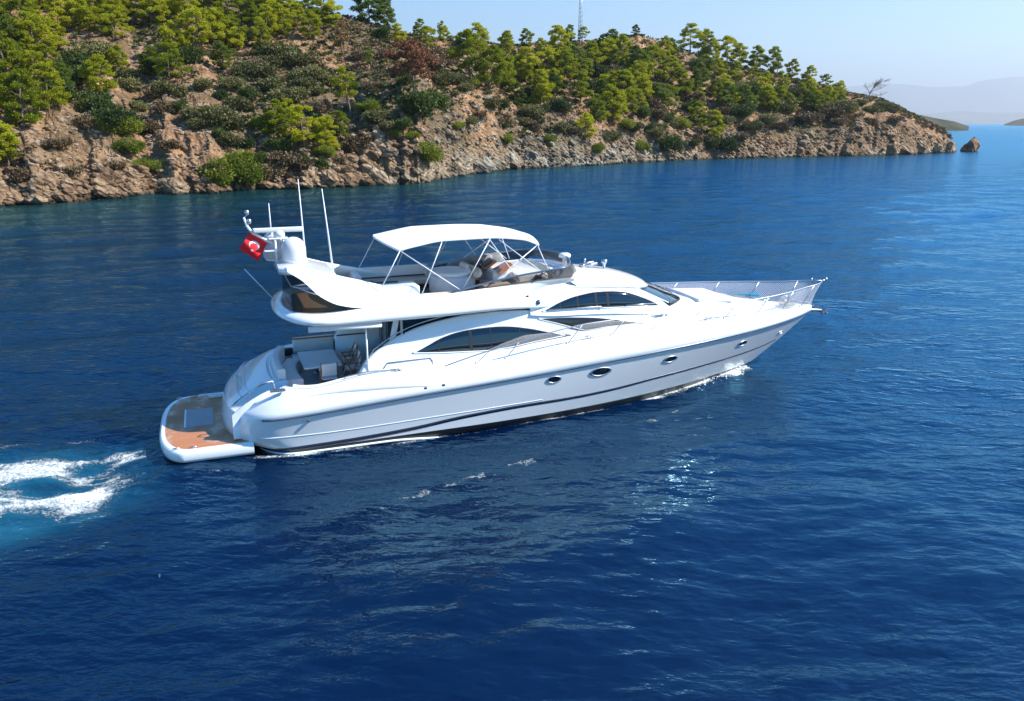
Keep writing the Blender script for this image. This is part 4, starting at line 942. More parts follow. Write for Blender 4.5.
# pilothouse shell from x = 11.6 to the brow
def roof_section(x):
    """points from the starboard window sill up over the centreline"""
    e = float(np.clip((16.35 - x) / 1.2, 0, 1)) ** .5
    zr = F1(sm([12.5, 13.3, 14.0, 15.0, 15.8, 16.35], [4.60, 4.50, 4.43, 4.29, 4.08, 3.84]), x)
    ze = F1(sm([12.4, 12.9, 13.5, 14.4, 15.2, 15.9, 16.35], [4.22, 4.12, 4.07, 4.02, 3.95, 3.85, 3.74]), x)
    ys = F1(lambda t: pil_y(t, ze), x) + .03 * float(np.clip((x - 13.6) / 1.0, .1, 1))
    yb = ys * (1 if x < 15.0 else math.sqrt(max(1 - ((x - 15.0) / 1.36) ** 2, 0.0)))
    cs = F1(sm([11.6, 12.3, 12.7, 13.4, 14.2], [4.30, 4.42, 4.40, 4.20, 4.10]), x)
    return ze, ys, yb, zr, cs
rws = []
for x in np.concatenate([np.linspace(12.55, 15, 24), np.linspace(15.1, 16.345, 22)]):
    ze, ys, yb, zr, cs = roof_section(x); pts = []
    for f in np.linspace(-1, 1, 25):
        a_ = abs(f); z = ze + (zr - ze) * (1 - a_ ** 2.3)
        pts.append((x, f * yb, z))
    rws.append(pts)
h = MB(); h.grid(rws)
# lip under the brow
edge = [r[0] for r in rws] + [r[-1] for r in rws[::-1]]
lp_ = lambda x: float(np.clip((x - 13.8) / 1.0, 0, 1)); low = [(p[0] - .03, p[1] * .985, p[2] - .005 - .06 * lp_(p[0])) for p in edge]; inn = [(p[0] - .25 if p[0] > 14.9 else p[0], p[1] * .90, p[2] - .07) for p in edge]
h.grid([edge, low, inn]); h.build('pilothouse_roof', M_GEL, Y)
# sides of the pilothouse with the arch moulding
xs = np.linspace(11.3, 16.55, 50)
for sg in (-1, 1):
    zs0 = lambda x: F1(sm([11.3, 12, 14, 16.55], [3.50, 3.42, 3.33, 3.05]), x)
    zs1 = lambda x: F1(sm([11.3, 12.2, 12.9, 13.5, 14.4, 15.2, 15.9, 16.55], [4.30, 4.40, 4.12, 4.06, 4.0, 3.86, 3.60, 3.16]), x)
    fns = [lambda x: (F1(lambda t: pil_y(t, zs0(x)), x) + .08, zs0(x) - .10), lambda x: (F1(lambda t: pil_y(t, zs0(x)), x), zs0(x))]
    for f in (.25, .5, .75, .93): fns.append((lambda f: lambda x: ((lambda z: (F1(lambda t: pil_y(t, z), x), z))(zs0(x) + (zs1(x) - zs0(x)) * f)))(f))
    fns += [lambda x: (F1(lambda t: pil_y(t, zs1(x)), x) - .03, zs1(x)), lambda x: (F1(lambda t: pil_y(t, zs1(x)), x) - .14, zs1(x) - (0 if x < 12.9 else .01))]
    h = MB(); h.grid(grid_between(fns, xs, sg)); h.build('pilothouse_side', M_GEL, Y)
    o = lens('pilothouse_window', UT, UB, pil_y, sg, 11.72, 16.05, M_GLASS, rim=.028)
    for x in (12.33, 12.95, 13.62, 14.05): mullion(x, F1(UB, x) + .02, F1(UT, x) - .02, pil_y, sg, o, .04 if x > 13 else .025)
    h = MB(); h.tube([(11.9, sg * (2.15), 3.52), (13.75, sg * 2.12, 3.47), (13.8, sg * 2.12, 3.42)], .016, 6); h.tube([(14.7, sg * 2.05, 3.42), (15.9, sg * 1.9, 3.36)], .016, 6); h.build('handrail', M_CHROME, Y)
    h = MB(); h.lathe([(.02, 0), (.07, .02), (.085, .06), (.05, .13), (.015, .15)], (0, 0, 0), 14); o = h.build('side_light', M_RUB, Y); o.location = (11.55, sg * 2.10, 3.78); o.rotation_euler = (sg * R(-80), 0, 0)
# front coaming of the flybridge
h = MB(); rw = []
for f in np.linspace(-1, 1, 25):
    y = f * 1.86; xx = 12.50 + .75 * (1 - abs(f) ** 3)
    rw.append([(xx - .35, y * .96, 3.85), (xx - .28, y * .965, 4.42 + .14 * (1 - f * f)), (xx - .18, y * .97, 4.47 + .15 * (1 - f * f)), (xx + .02, y * .985, 4.46 + .14 * (1 - f * f)), (xx + .5, y, 4.16 + .33 * (1 - abs(f) ** 2.3)), (xx + .9, y * 1.0, 4.02 + .3 * (1 - abs(f) ** 2.3))])
h.grid(rw); h.build('flybridge_front', M_GEL, Y)
# low roof under the brow and windscreen
h = MB(); rw = []
for f in np.linspace(-1, 1, 21):
    a_ = abs(f); b0 = (17.75 - 1.25 * a_ ** 2.2, f * 1.72, 3.12 + .16 * a_ ** 2); t0 = (16.0 - .75 * a_ ** 2.2, f * 1.66, 3.86 + .02 * (1 - a_))
    rw.append([tuple(b0[i] + (t0[i] - b0[i]) * g for i in range(3)) for g in np.linspace(0, 1, 6)])
M_WS = mat('windscreen_glass', (0.02, 0.05, 0.08), 0.02, coat=.5)
h.grid(rw); WS = h.build('windscreen', M_WS, Y)
h = MB()
h.tube([(r[0][0] - .01, r[0][1], r[0][2] + .015) for r in rw], .035, 6); h.build('screen_seal', M_BLK, WS)
for f in (0, 6, 14, 20):
    h = MB(); h.tube([(p[0] + .01, p[1], p[2] + .02) for p in rw[f]], .022, 6); h.build('screen_bar', M_BLK if f not in (0, 20) else M_GEL, WS)
for y0 in (-.95, .0, .95):
    h = MB(); xx = 17.72 - 1.25 * (abs(y0) / 1.72) ** 2.2; h.tube([(xx, y0, 3.2), (xx - .6, y0 + .25, 3.50)], .014, 5); h.tube([(xx - .3, y0 - .1, 3.40), (xx - .95, y0 + .5, 3.62)], .012, 5); h.build('wiper', M_BLK, WS)
# foredeck trunk
TZ = sm([15.3, 17.0, 17.9, 18.9, 19.7, 20.5, 21.3, 22.2], [3.34, 3.22, 3.14, 3.10, 3.02, 2.88, 2.70, 2.50]); TW = sm([15.3, 17, 18, 19.5, 21, 21.8, 22.2], [2.02, 1.90, 1.76, 1.36, .84, .45, .12])
rws = []
for x in np.linspace(15.3, 22.2, 46):
    W_, zc = F1(TW, x), F1(TZ, x); zb_ = F1(ZS, x) - .04; pts = []
    for f in np.linspace(-1, 1, 31):
        a_ = abs(f); pts.append((x, f * W_ * 1.06, max(zb_ - .05 + (zc - zb_ + .05) * (1 - a_ ** 3.6) ** .8, zb_ - .05)))
    rws.append(pts)
h = MB(); h.grid(rws); h.build('foredeck_trunk', M_GEL, Y)
SPd = empty('foredeck_sunpad', (0, 0, 0), 0, Y)
h = MB()
for i in range(3):
    x = 18.55 + i * .0; h.box((19.0, -.72 + .72 * i, 3.045), (1.4, .69, .10), ry=.055, bev=.045)
h.build('cushion', M_GELR, SPd)
h = MB(); h.tube([(18.15, -1.1, 3.12), (18.1, 0, 3.16), (18.15, 1.1, 3.12)], .07, 10); h.build('bolster', M_LTCUSH, SPd)
for x, y in ((20.5, 0),):
    h = MB(); z = F1(TZ, x); h.box((x, y, z + .0 if y == 0 else 3.0), (.5, .5, .05), ry=.15, bev=.02); h.build('deck_hatch', M_MESHC, Y)

# --- aft arch with its fins
def fin(sg):
    tz = sm([4.15, 4.8, 5.6, 6.8, 7.6, 8.6], [5.16, 5.07, 4.84, 4.52, 4.26, 4.10]); bz = sm([4.15, 4.5, 4.95, 5.45, 6.0, 8.6], [5.06, 4.86, 4.42, 4.16, 4.06, 4.0])
    ty = sm([4.15, 5.6, 7.6, 8.6], [1.12, 1.30, 1.65, 1.95]); by = sm([4.15, 4.95, 5.5, 6.5, 8.6], [1.32, 1.98, 2.12, 2.22, 2.2])
    rr = [[] for _ in range(7)]
    for x in np.linspace(4.15, 8.6, 40):
        t_ = Vector((x, F1(ty, x), F1(tz, x))); b_ = Vector((x, F1(by, x), min(F1(bz, x), F1(tz, x) - .02)))
        inn_t = t_ + Vector((0, -.16, -.02)); inn_b = b_ + Vector((0, -.34, -.03))
        mid_ = (t_ + b_) / 2 + Vector((0, .05, .05))
        for k_, p in enumerate((b_, mid_, t_, t_ * .5 + inn_t * .5 + Vector((0, 0, .03)), inn_t, inn_b, b_)): rr[k_].append((p.x, sg * p.y, p.z))
    h = MB(); h.grid(rr)
    for e in (0, -1): h.add([r[e] for r in rr[:-1]], [tuple(range(6))], False)
    return h.build('arch_fin', M_GEL, Y)
fins = {s: fin(s) for s in (-1, 1)}
# platform that joins the fins and carries the domes
h = MB(); rr = []
for x in np.linspace(3.95, 5.55, 10):
    zt = np.interp(x, [3.95, 4.2, 4.8, 5.55], [5.10, 5.14, 5.08, 4.86]); e = 1 - .35 * max(0, (4.3 - x) / .35) ** 2
    rr.append([(x, f * 1.34 * e, zt + .03 * (1 - f * f) - (.0 if abs(f) < .95 else .02)) for f in np.linspace(-1, 1, 11)] + [(x, f * 1.30 * e, zt - .17) for f in np.linspace(1, -1, 11)])
h.grid(rr, closed=True); 
for e in (0, -1): h.add(rr[e], [tuple(range(22))], False)
h.build('arch_platform', M_GEL, Y)
for sg in (-1, 1):
    h = MB(); c0 = Vector((5.35, sg * 1.685, 4.60)); n0 = Vector((.0, sg * .62, .78)); h.tube([c0 - n0 * .03, c0 + n0 * .028, c0 + n0 * .035], [.14, .14, .11], 20); h.build('speaker', M_BEIGE, fins[sg])
# radar bar, domes, mast
def dome(name, x, y, z, r, hh):
    D = empty(name, (x, y, z), 0, Y)
    h = MB(); h.lathe([(r * .80, 0), (r * .86, .04), (r * .86, .07)], (0, 0, 0), 28); h.build('base', M_GELR, D)
    pr = [(r * .93, .07), (r, .12), (r, hh - r)] + [(r * math.cos(a_), hh - r + r * math.sin(a_)) for a_ in np.linspace(.1, math.pi / 2 - .02, 14)]
    h = MB(); h.lathe(pr, (0, 0, 0), 32); h.build('cover', M_DOME, D)
dome('satellite_dome', 4.48, -.12, 5.12, .36, .78); dome('satellite_dome', 4.0, .66, 5.12, .35, .88)
RB = empty('radar', (0, 0, 0), 0, Y)
h = MB(); h.box((4.10, .1, 6.10), (1.45, .17, .14), rz=-.36 + .36, bev=.05); h.build('scanner_bar', M_DOME, RB)
h = MB(); h.lathe([(.16, 0), (.17, .12), (.12, .2), (.06, .24)], (4.12, .1, 5.88), 18); h.build('scanner_gearbox', M_DOME, RB)
h = MB()
for (x, y) in ((3.98, -.05), (4.22, -.05), (3.98, .32), (4.22, .32)): h.tube([(x, y, 5.12), (x, y, 5.86)], .03, 8)
h.box((4.08, .12, 5.86), (.55, .42, .04), bev=.015); h.box((3.85, .12, 5.50), (.40, .4, .035), bev=.012); h.build('radar_mast', M_WPIPE, RB)
h = MB(); h.tube([(3.9, .1, 5.72), (3.38, .15, 6.02), (3.24, .15, 6.22), (3.16, .15, 6.50)], [.04, .04, .045, .03], 8); h.build('stern_light_pole', M_WPIPE, RB)
for zz_, dx_ in ((6.56, .10), (6.30, .14)):
    h = MB(); h.lathe([(.04, 0), (.065, .03), (.065, .12), (.03, .15)], (3.16 + dx_, .15, zz_), 12); h.tube([(3.17, .15, zz_ - .08), (3.16 + dx_, .15, zz_ + .01)], .015, 6); h.build('navigation_light', M_CHROME, RB)
for (p0, p1, r_) in (((4.86, .3, 5.05), (4.80, .3, 7.55), .022), ((5.50, -1.05, 4.66), (5.30, -1.05, 7.35), .024), ((3.92, .5, 5.9), (3.92, .5, 6.85), .020)):
    h = MB(); h.tube([p0, tuple(p0[i] * .5 + p1[i] * .5 for i in range(3)), p1], [r_ * 1.3, r_, r_ * .55], 8); h.lathe([(.05, 0), (.05, .12), (.03, .16)], p0, 10); h.build('whip_antenna', M_WPIPE, Y)
h = MB(); h.tube([(4.15, .1, 5.0), (3.45, .5, 4.45), (3.4, .9, 4.95)], .012, 6); 
h = MB(); h.tube([(3.85, 0.0, 3.98), (3.05, 0.35, 4.95)], .016, 6); h.build('ensign_pole', M_WPIPE, Y)
# smoked screen round the aft end of the flybridge
rr = [[], []]
for an in np.linspace(-1, 1, 50):
    y = 1.98 * math.sin(an * math.pi / 2) if abs(an) < .8 else None
    y = 1.98 * np.sign(an) * (1 - (1 - min(abs(an) / .72, 1)) ** 1.6); x = 4.18 + max(0, (abs(an) - .38) / .62) ** 1.6 * 1.5
    rr[0].append((x, y, 3.96)); rr[1].append((x + .04, y * .97, 4.66 - .42 * max(0, abs(an) - .55) / .45))
h = MB(); h.grid(rr); scn = h.build('smoked_aft_screen', M_SMOKE, Y)
h = MB(); h.tube(rr[1], .018, 6); h.build('top_rail', M_CHROME, scn)

# --- flybridge fittings
S = empty('flybridge_sofa', (0, 0, 0), 0, Y)
h = MB(); h.box((7.75, 1.66, 4.33), (2.5, .20, .42), bev=.07, rx=-.15); h.box((6.45, 1.1, 4.30), (.22, 1.3, .40), bev=.07); h.box((9.0, 1.60, 4.28), (.2, .4, .3), bev=.06); h.build('backrest', M_LTCUSH, S)
h = MB(); h.box((7.75, 1.30, 4.06), (2.4, .62, .18), bev=.06); h.box((6.85, .6, 4.06), (.6, 1.5, .18), bev=.06); h.build('seat_cushion', M_BEIGE, S)
h = MB(); h.box((7.75, 1.35, 3.92), (2.4, .6, .16), bev=.02); h.box((7.75, 1.54, 4.20), (2.3, .02, .05)); h.build('seat_base', M_CUSHD, S)
h = MB(); h.box((7.35, .55, 4.12), (1.0, .7, .05), bev=.02); h.tube([(7.35, .55, 3.85), (7.35, .55, 4.1)], .06); h.build('fixed_table', M_BEIGE, Y)
W = empty('wet_bar', (0, 0, 0), 0, Y)
h = MB(); h.box((7.15, -1.15, 4.16), (1.55, .95, .62), bev=.06); h.build('cabinet', M_GEL, W)
h = MB(); h.box((7.0, -.8, 4.485), (.9, .14, .03), bev=.01); h.build('lid_handle', M_BLK, W)
h = MB(); h.box((6.2, -.55, 4.45), (.5, 1.2, .05), bev=.02); h.build('counter', M_GELR, W)
Hc = empty('helm_companion_seat', (0, 0, 0), 0, Y)
h = MB(); h.lathe([(.72, 0), (.74, .06), (.74, .52), (.68, .58), (.3, .6)], (9.45, .15, 3.84), 30, 1.0, 1.15); h.build('seat_base', M_LTCUSH, Hc)
h = MB(); h.lathe([(.66, 0), (.68, .05), (.64, .12), (.3, .13)], (9.42, .15, 4.44), 30, 1.0, 1.1); h.build('cushion', M_GELR, Hc)
h = MB(); h.tube([(9.95 + .3 * math.cos(a_), .15 + .86 * math.sin(a_), 4.50) for a_ in np.linspace(-1.5, 1.5, 14)], .12, 8); h.build('backrest', M_BEIGE, Hc)
h = MB(); h.box((10.5, -1.3, 4.05), (1.0, .8, .42), bev=.06); h.box((11.5, -1.25, 4.12), (.7, .9, .3), bev=.08); h.build('side_cushion', M_BEIGE, Y)
h = MB(); h.box((11.9, -1.30, 4.30), (.22, .7, .32), ry=.3, bev=.08); h.build('seat_backrest', M_CUSHD, Y)
Hm = empty('helm_console', (0, 0, 0), 0, Y)
h = MB(); h.box((11.15, .25, 4.20), (1.0, 1.5, .66), bev=.10); h.box((11.75, .1, 4.30), (1.1, 2.6, .40), bev=.12); h.build('console_body', M_GEL, Hm)
h = MB(); h.box((10.78, .45, 4.62), (.50, .62, .10), ry=-.55, bev=.03); h.box((11.05, -.33, 4.60), (.55, .60, .12), ry=-.45, bev=.03); h.build('wood_dashboard', M_WOOD, Hm)
h = MB(); h.box((10.74, .45, 4.69), (.34, .42, .02), ry=-.55); h.build('instrument_panel', M_GREYC, Hm)
h = MB(); c_ = Vector((10.48, .45, 4.58)); ax = Vector((-.85, 0, .5)).normalized(); u1 = Vector((0, 1, 0)); u2 = ax.cross(u1)
h.tube([c_ + (u1 * math.cos(a_) + u2 * math.sin(a_)) * .20 for a_ in np.linspace(0, 2 * math.pi, 25)], .02, 6, False)
for a_ in (0.5, 2.6, 4.7): h.tube([c_, c_ + (u1 * math.cos(a_) + u2 * math.sin(a_)) * .2], .013, 5)
h.tube([c_, c_ - ax * .25], .03, 6); h.build('steering_wheel', M_BLK, Hm)
h = MB(); h.box((10.2, .45, 4.3), (.5, .6, .12), bev=.05); h.box((9.98, .45, 4.5), (.12, .6, .4), bev=.05); h.tube([(10.2, .45, 3.85), (10.2, .45, 4.25)], .06); h.build('helm_seat', M_LTCUSH, Y)
# smoked wrap-round screen of the flybridge with its dark rail
zsn = sm([8.8, 9.79, 10.7, 12, 12.7, 13.2], [4.26, 4.45, 4.60, 4.74, 4.80, 4.92])
path = [(x, -1.98, F1(zsn, x)) for x in np.linspace(8.8, 12.3, 16)] + [(12.35 + .85 * math.cos(a_), -1.98 * math.sin(-a_) if False else 1.98 * math.sin(a_), F1(zsn, 12.4 + .8 * math.cos(a_))) for a_ in np.linspace(-1.45, 1.45, 24)] + [(x, 1.98, F1(zsn, x)) for x in np.linspace(12.3, 8.8, 16)]
basep = [(x + (.25 if x > 12.3 else .0), y, min(F1(CT, min(x, 12.9)), z) - .02 if abs(y) > 1.9 else 4.56) for x, y, z in path]
h = MB(); h.grid([basep, path]); fs = h.build('flybridge_screen', M_SMOKE, Y)
h = MB(); h.tube(path, .030, 8); h.build('screen_rail', M_RUB, fs)
for x in (11.75,):
    for sg in (-1, 1): h = MB(); h.tube([(x - .25, sg * 1.97, 4.45), (x + .1, sg * 1.98, 4.72)], .03, 6); h.build('screen_bar', M_STRIPE, fs)
# searchlight, horns
SL = empty('satellite_tv_puck', (0, 0, 0), 0, Y)
h = MB(); h.tube([(13.15, -.55, 4.5), (13.15, -.55, 4.85)], .07, 10); h.build('pedestal', M_GEL, SL)
h = MB(); h.lathe([(.1, 0), (.20, .03), (.20, .12), (.12, .17)], (13.15, -.55, 4.84), 20); h.build('cover', M_GEL, SL)
h = MB()
for dy in (-.14, .14): h.tube([(14.0, dy - .2, 4.50), (14.45, dy - .2, 4.54)], [.03, .06], 8)
h.tube([(13.95, -.35, 4.5), (13.95, -.05, 4.5)], .05); h.tube([(14.4, .5, 4.42), (14.4, .5, 4.58)], .03); h.build('air_horn', M_CHROME, Y)
h = MB(); h.lathe([(.05, 0), (.05, .14), (.10, .18), (.10, .28), (.05, .30)], (14.75, -.3, 4.36), 14); h.build('searchlight', M_CHROME, Y)

# --- sun canopy
BM = empty('sun_canopy', (0, 0, 0), 0, Y)
def can_z(x, y):
    ex = F1(sm([7.0, 7.6, 8.6, 10, 11.3, 11.9], [5.60, 5.70, 5.82, 5.83, 5.72, 5.52]), x)
    sag = -.03 * abs(math.sin((x - 7.0) / 4.9 * math.pi * 4)) 
    return ex + .13 * (1 - (y / 1.8) ** 2) + sag * (1 - (y / 1.8) ** 2)
rws = []; xs = np.linspace(7.0, 11.9, 41)
for x in xs:
    W_ = 1.80 - .10 * (x - 7) / 5; rws.append([(x + .30 * f * f * max(0, (9.0 - x) / 2) - .15 * max(0, (x - 10) / 1.9) + (.22 if x > 9.5 else -.0) * (1 - abs(f) ** 2) * ((x - 9.5) / 2.4 if x > 9.5 else 0), f * W_, can_z(x, f * 1.8)) for f in np.linspace(-1, 1, 21)])
under = [[(p[0], p[1] * .99, p[2] - .025) for p in r] for r in rws]
h = MB(); h.grid(rws); sk = [[(p[0], p[1], p[2] - .04) for p in (rws[i][0] for i in range(len(rws)))], [rws[i][0] for i in range(len(rws))]]; h.grid(sk)
sk = [[(p[0], p[1], p[2] - .04) for p in (rws[i][-1] for i in range(len(rws)))], [rws[i][-1] for i in range(len(rws))]]; h.grid(sk); h.grid([rws[-1], [(p[0] + .03, p[1], p[2] - .08) for p in rws[-1]]]); h.grid([rws[0], [(p[0] - .02, p[1], p[2] - .05) for p in rws[0]]])
h.build('canopy', M_CANVAS, BM)
h = MB(); h.grid(under); h.build('canopy_lining', M_CANVASB, BM)
for xx in (7.02, 8.6, 10.1, 11.85):     # hoops
    h = MB(); h.tube([(xx + (.2 * (1 - f * f) - .17 if xx > 11 else (.3 * f * f if xx < 8 else 0)), f * 1.77, can_z(xx, f * 1.8) - .045) for f in np.linspace(-1, 1, 15)], .020, 6); h.build('hoop', M_WPIPE, BM)
for sg in (-1, 1):
    struts = [((7.33, 1.78, 5.57), (6.72, 1.82, 4.50)), ((7.33, 1.78, 5.57), (9.15, 1.92, 4.27)), ((8.6, 1.77, 5.75), (7.9, 1.90, 4.22)), ((10.1, 1.77, 5.76), (9.15, 1.92, 4.27)), ((10.1, 1.77, 5.76), (11.0, 1.95, 4.45)), ((11.68, 1.72, 5.50), (9.9, 1.93, 4.30)), ((11.68, 1.72, 5.50), (12.1, 1.90, 4.5)), ((10.4, 1.77, 5.74), (12.0, 1.92, 4.5))]
    for a_, b_ in struts:
        h = MB(); h.tube([(a_[0], sg * a_[1], a_[2]), (b_[0], sg * b_[1], b_[2])], .015, 6); h.build('strut', M_WPIPE, BM)

# --- bow rail with stanchions and net
RL = sm([8.35, 9.4, 10.4, 11.4, 12.4, 13.2, 15, 18, 21, 23, 24.5], [2.20, 2.46, 2.66, 2.86, 3.02, 3.10, 3.14, 3.15, 3.14, 3.15, 3.20])
RW = lambda x: max(F1(BS, x) + .02 + .16 * float(np.clip((x - 16) / 6, 0, 1)), 0)
def rail_pt(x, sg): 
    yv = RW(x) if x < 23.2 else float(np.interp(x, [23.2, 23.9, 24.35, 24.5], [RW(23.2), .42, .16, 0]))
    return (x, sg * yv, F1(RL, x))
BR = empty('bow_rail', (0, 0, 0), 0, Y)
for sg in (-1, 1):
    h = MB(); h.tube([rail_pt(x, sg) for x in np.concatenate([np.linspace(8.35, 13.4, 14), np.linspace(14, 24.5, 44)])], .021, 8); h.build('top_rail', M_CHROME, BR)
    bases = [9.35, 10.3, 12.35, 13.9, 15.45, 17.05, 18.65, 20.3, 21.8, 23.2]
    for xb in bases:
        B = F1(BS, xb) - .06; xt = xb + (.5 if xb > 12 else .42); q = rail_pt(xt, sg)
        h = MB(); h.tube([(xb, sg * B, F1(ZS, xb) - .02), q], .015, 6); h.lathe([(.04, 0), (.035, .02), (.02, .05)], (xb, sg * B, F1(ZS, xb)), 10); h.build('stanchion', M_CHROME, BR)
    # net
    xs = np.linspace(17.6 if sg > 0 else 21.6, 24.4, 46); top = [rail_pt(x, sg) for x in xs]; bot = [(min(x - .45, 24.05) if x < 24 else 23.85, sg * max(F1(BS, min(x - .45, 24.0)) - .05, .02), F1(ZS, min(x - .45, 24)) + .01) for x in xs]
    rr = [[tuple(bot[i][k_] + (top[i][k_] - bot[i][k_]) * g for k_ in range(3)) for i in range(len(xs))] for g in (0, .25, .5, .75, 1)]
    V_ = [p for r in rr for p in r]; n2 = len(xs); Fc = [(i * n2 + j, i * n2 + j + 1, (i + 1) * n2 + j + 1, (i + 1) * n2 + j) for i in range(4) for j in range(n2 - 1)]
    o = raw('safety_net', V_, Fc, M_NET, BR)
    uvl = o.data.uv_layers.new(name='UVMap')
    for lp in o.data.loops:
        vv_ = o.data.vertices[lp.vertex_index].co; i_v = lp.vertex_index; uvl.data[lp.index].uv = (vv_.x, (i_v // n2) * .2)
h = MB(); h.tube([(24.45, 0, 3.18), (24.62, 0, 3.24)], .03); h.lathe([(.05, 0), (.06, .04), (.05, .10), (.02, .12)], (24.66, 0, 3.2), 12); h.tube([(24.05, .1, 3.15), (24.05, .1, 3.32)], .03); h.build('bow_light', M_CHROME, BR)
# anchor gear, windlass, cleats
AN = empty('anchor', (0, 0, 0), 0, Y)
h = MB(); h.box((24.2, 0, 2.05), (.75, .10, .10), ry=.12, bev=.03); h.build('shank', M_CHROME, AN)
h = MB(); h.box((24.62, .0, 1.95), (.12, .62, .09), ry=.3, bev=.03); h.box((24.52, .27, 2.02), (.34, .06, .14), ry=-.5, bev=.02); h.box((24.52, -.27, 2.02), (.34, .06, .14), ry=-.5, bev=.02); h.build('fluke', M_RUB, AN)
h = MB(); h.lathe([(.14, 0), (.14, .08), (.09, .12), (.09, .2), (.13, .24), (.13, .28)], (22.9, .22, 2.42), 16); h.lathe([(.12, 0), (.12, .06), (.08, .1), (.08, .18), (.11, .22)], (22.9, -.22, 2.42), 16); h.build('windlass', M_CHROME, Y)
h = MB(); h.tube([(23.0, .1, 2.50), (23.5, .05, 2.42), (23.9, 0, 2.38), (24.2, 0, 2.25)], .03, 6); h.build('anchor_chain', M_RUB, Y)
rs = np.random.RandomState(3); h = MB(); h.tube([(22.5 + .35 * math.cos(t) * (1 - t / 40), -.5 + .22 * math.sin(t) + .01 * t, 2.47 + .02 * math.sin(3 * t) + .004 * t) for t in np.linspace(0, 19, 70)], .022, 5); h.build('coiled_rope', mat('beige_rope', (.55, .48, .38), .9), Y)
h = MB(); h.box((21.2, 1.12, 2.68), (1.2, .16, .05), rz=-.34, bev=.03); h.box((21.95, .82, 2.66), (.4, .26, .08), rz=-.5, bev=.04); h.build('turquoise_towel', M_TURQ, Y)
for x in (7.0, 13.2, 18.0, 22.3):
    for sg in (-1, 1):
        B = F1(BS, x) - .22; z = F1(ZS, x)
        h = MB(); h.tube([(x - .15, sg * B, z + .06), (x + .15, sg * B, z + .06)], .02, 6); h.tube([(x - .06, sg * B, z - .04), (x - .06, sg * B, z + .06)], .018, 6); h.tube([(x + .06, sg * B, z - .04), (x + .06, sg * B, z + .06)], .018, 6); h.build('cleat', M_CHROME, Y)
for x0, x1, z0 in ((6.55, 8.05, 2.20),):      # locker lid on the side of the deckhouse
    for sg in (-1, 1):
        yq = lambda x, z: F1(lambda t: low_y(t, z), x) + .02
        h = MB(); h.tube([(x0, sg * yq(x0, z0), z0), (x0 + .15, sg * yq(x0, z0 + .18), z0 + .18), (x1 - .05, sg * yq(x1, z0 + .20), z0 + .20), (x1, sg * yq(x1, z0 + .1), z0 + .12), (x1, sg * yq(x1, z0), z0 - .02)], .014, 6); h.build('locker_lid', M_RUB, Y)

# --- loose things on board, each in world space
def b2w(x, y, z): c, s = math.cos(YTH), math.sin(YTH); return (YX + c * x - s * y, YY + s * x + c * y, z)
T = empty('cockpit_table', b2w(5.05, .25, FZ), YTH)
h = MB(); h.box((0, 0, .64), (1.15, 1.9, .06), bev=.025); h.build('tabletop', M_LTCUSH, T)
h = MB(); h.box((0, 0, .60), (.95, 1.6, .04)); h.build('table_frame', M_WOOD, T)
for y in (-.55, .55): h = MB(); h.tube([(0, y, 0), (0, y, .6)], .06, 10); h.lathe([(.2, 0), (.18, .03), (.07, .05)], (0, y, 0), 16); h.build('leg', M_CHROME, T)
tag(T, 'pale rectangular dining table on the aft cockpit deck of the yacht', 'table')
def chair(x, y, rz, label):
    C = empty('folding_chair', b2w(x, y, FZ), YTH + rz)
    h = MB(); h.box((0, 0, .44), (.46, .46, .05), bev=.02); h.build('seat', M_LTCUSH, C)
    h = MB(); h.box((-.22, 0, .72), (.05, .44, .40), ry=-.15, bev=.02); h.build('backrest', M_LTCUSH, C)
    for sy in (-.24, .24):
        h = MB(); h.tube([(.22, sy, 0), (-.24, sy, .95)], .022, 6); h.build('leg', M_WOOD, C)
        h = MB(); h.tube([(-.22, sy, 0), (.20, sy, .62)], .022, 6); h.build('leg', M_WOOD, C)
        h = MB(); h.box((0, sy, .63), (.46, .05, .035), bev=.01); h.build('armrest', M_WOOD, C)
    tag(C, label, 'chair', 'wooden folding chairs round the cockpit table'); return C
chair(5.15, -1.08, R(90), 'wooden folding chair at the near side of the cockpit table')
chair(6.0, -.35, R(180), 'wooden folding chair at the forward end of the cockpit table, nearer side')
chair(6.05, .55, R(180), 'wooden folding chair at the forward end of the cockpit table, farther side')
Bn = MB(); rs = np.random.RandomState(8)
for i in range(5): Bn.box((-.75 + .36 * i, rs.uniform(-.04, .04), .16 + .05 * math.sin(i) + .05 * i), (.48, .50, .34 + .03 * i), rz=rs.uniform(-.2, .2), ry=-.15, bev=.13)
o = Bn.build('folded_cover', M_GREYC); o.location = b2w(10.75, 1.55, 4.22); o.rotation_euler = (0, 0, YTH); tag(o, 'grey bundled canvas cover lying on the port side of the flybridge', 'cover')
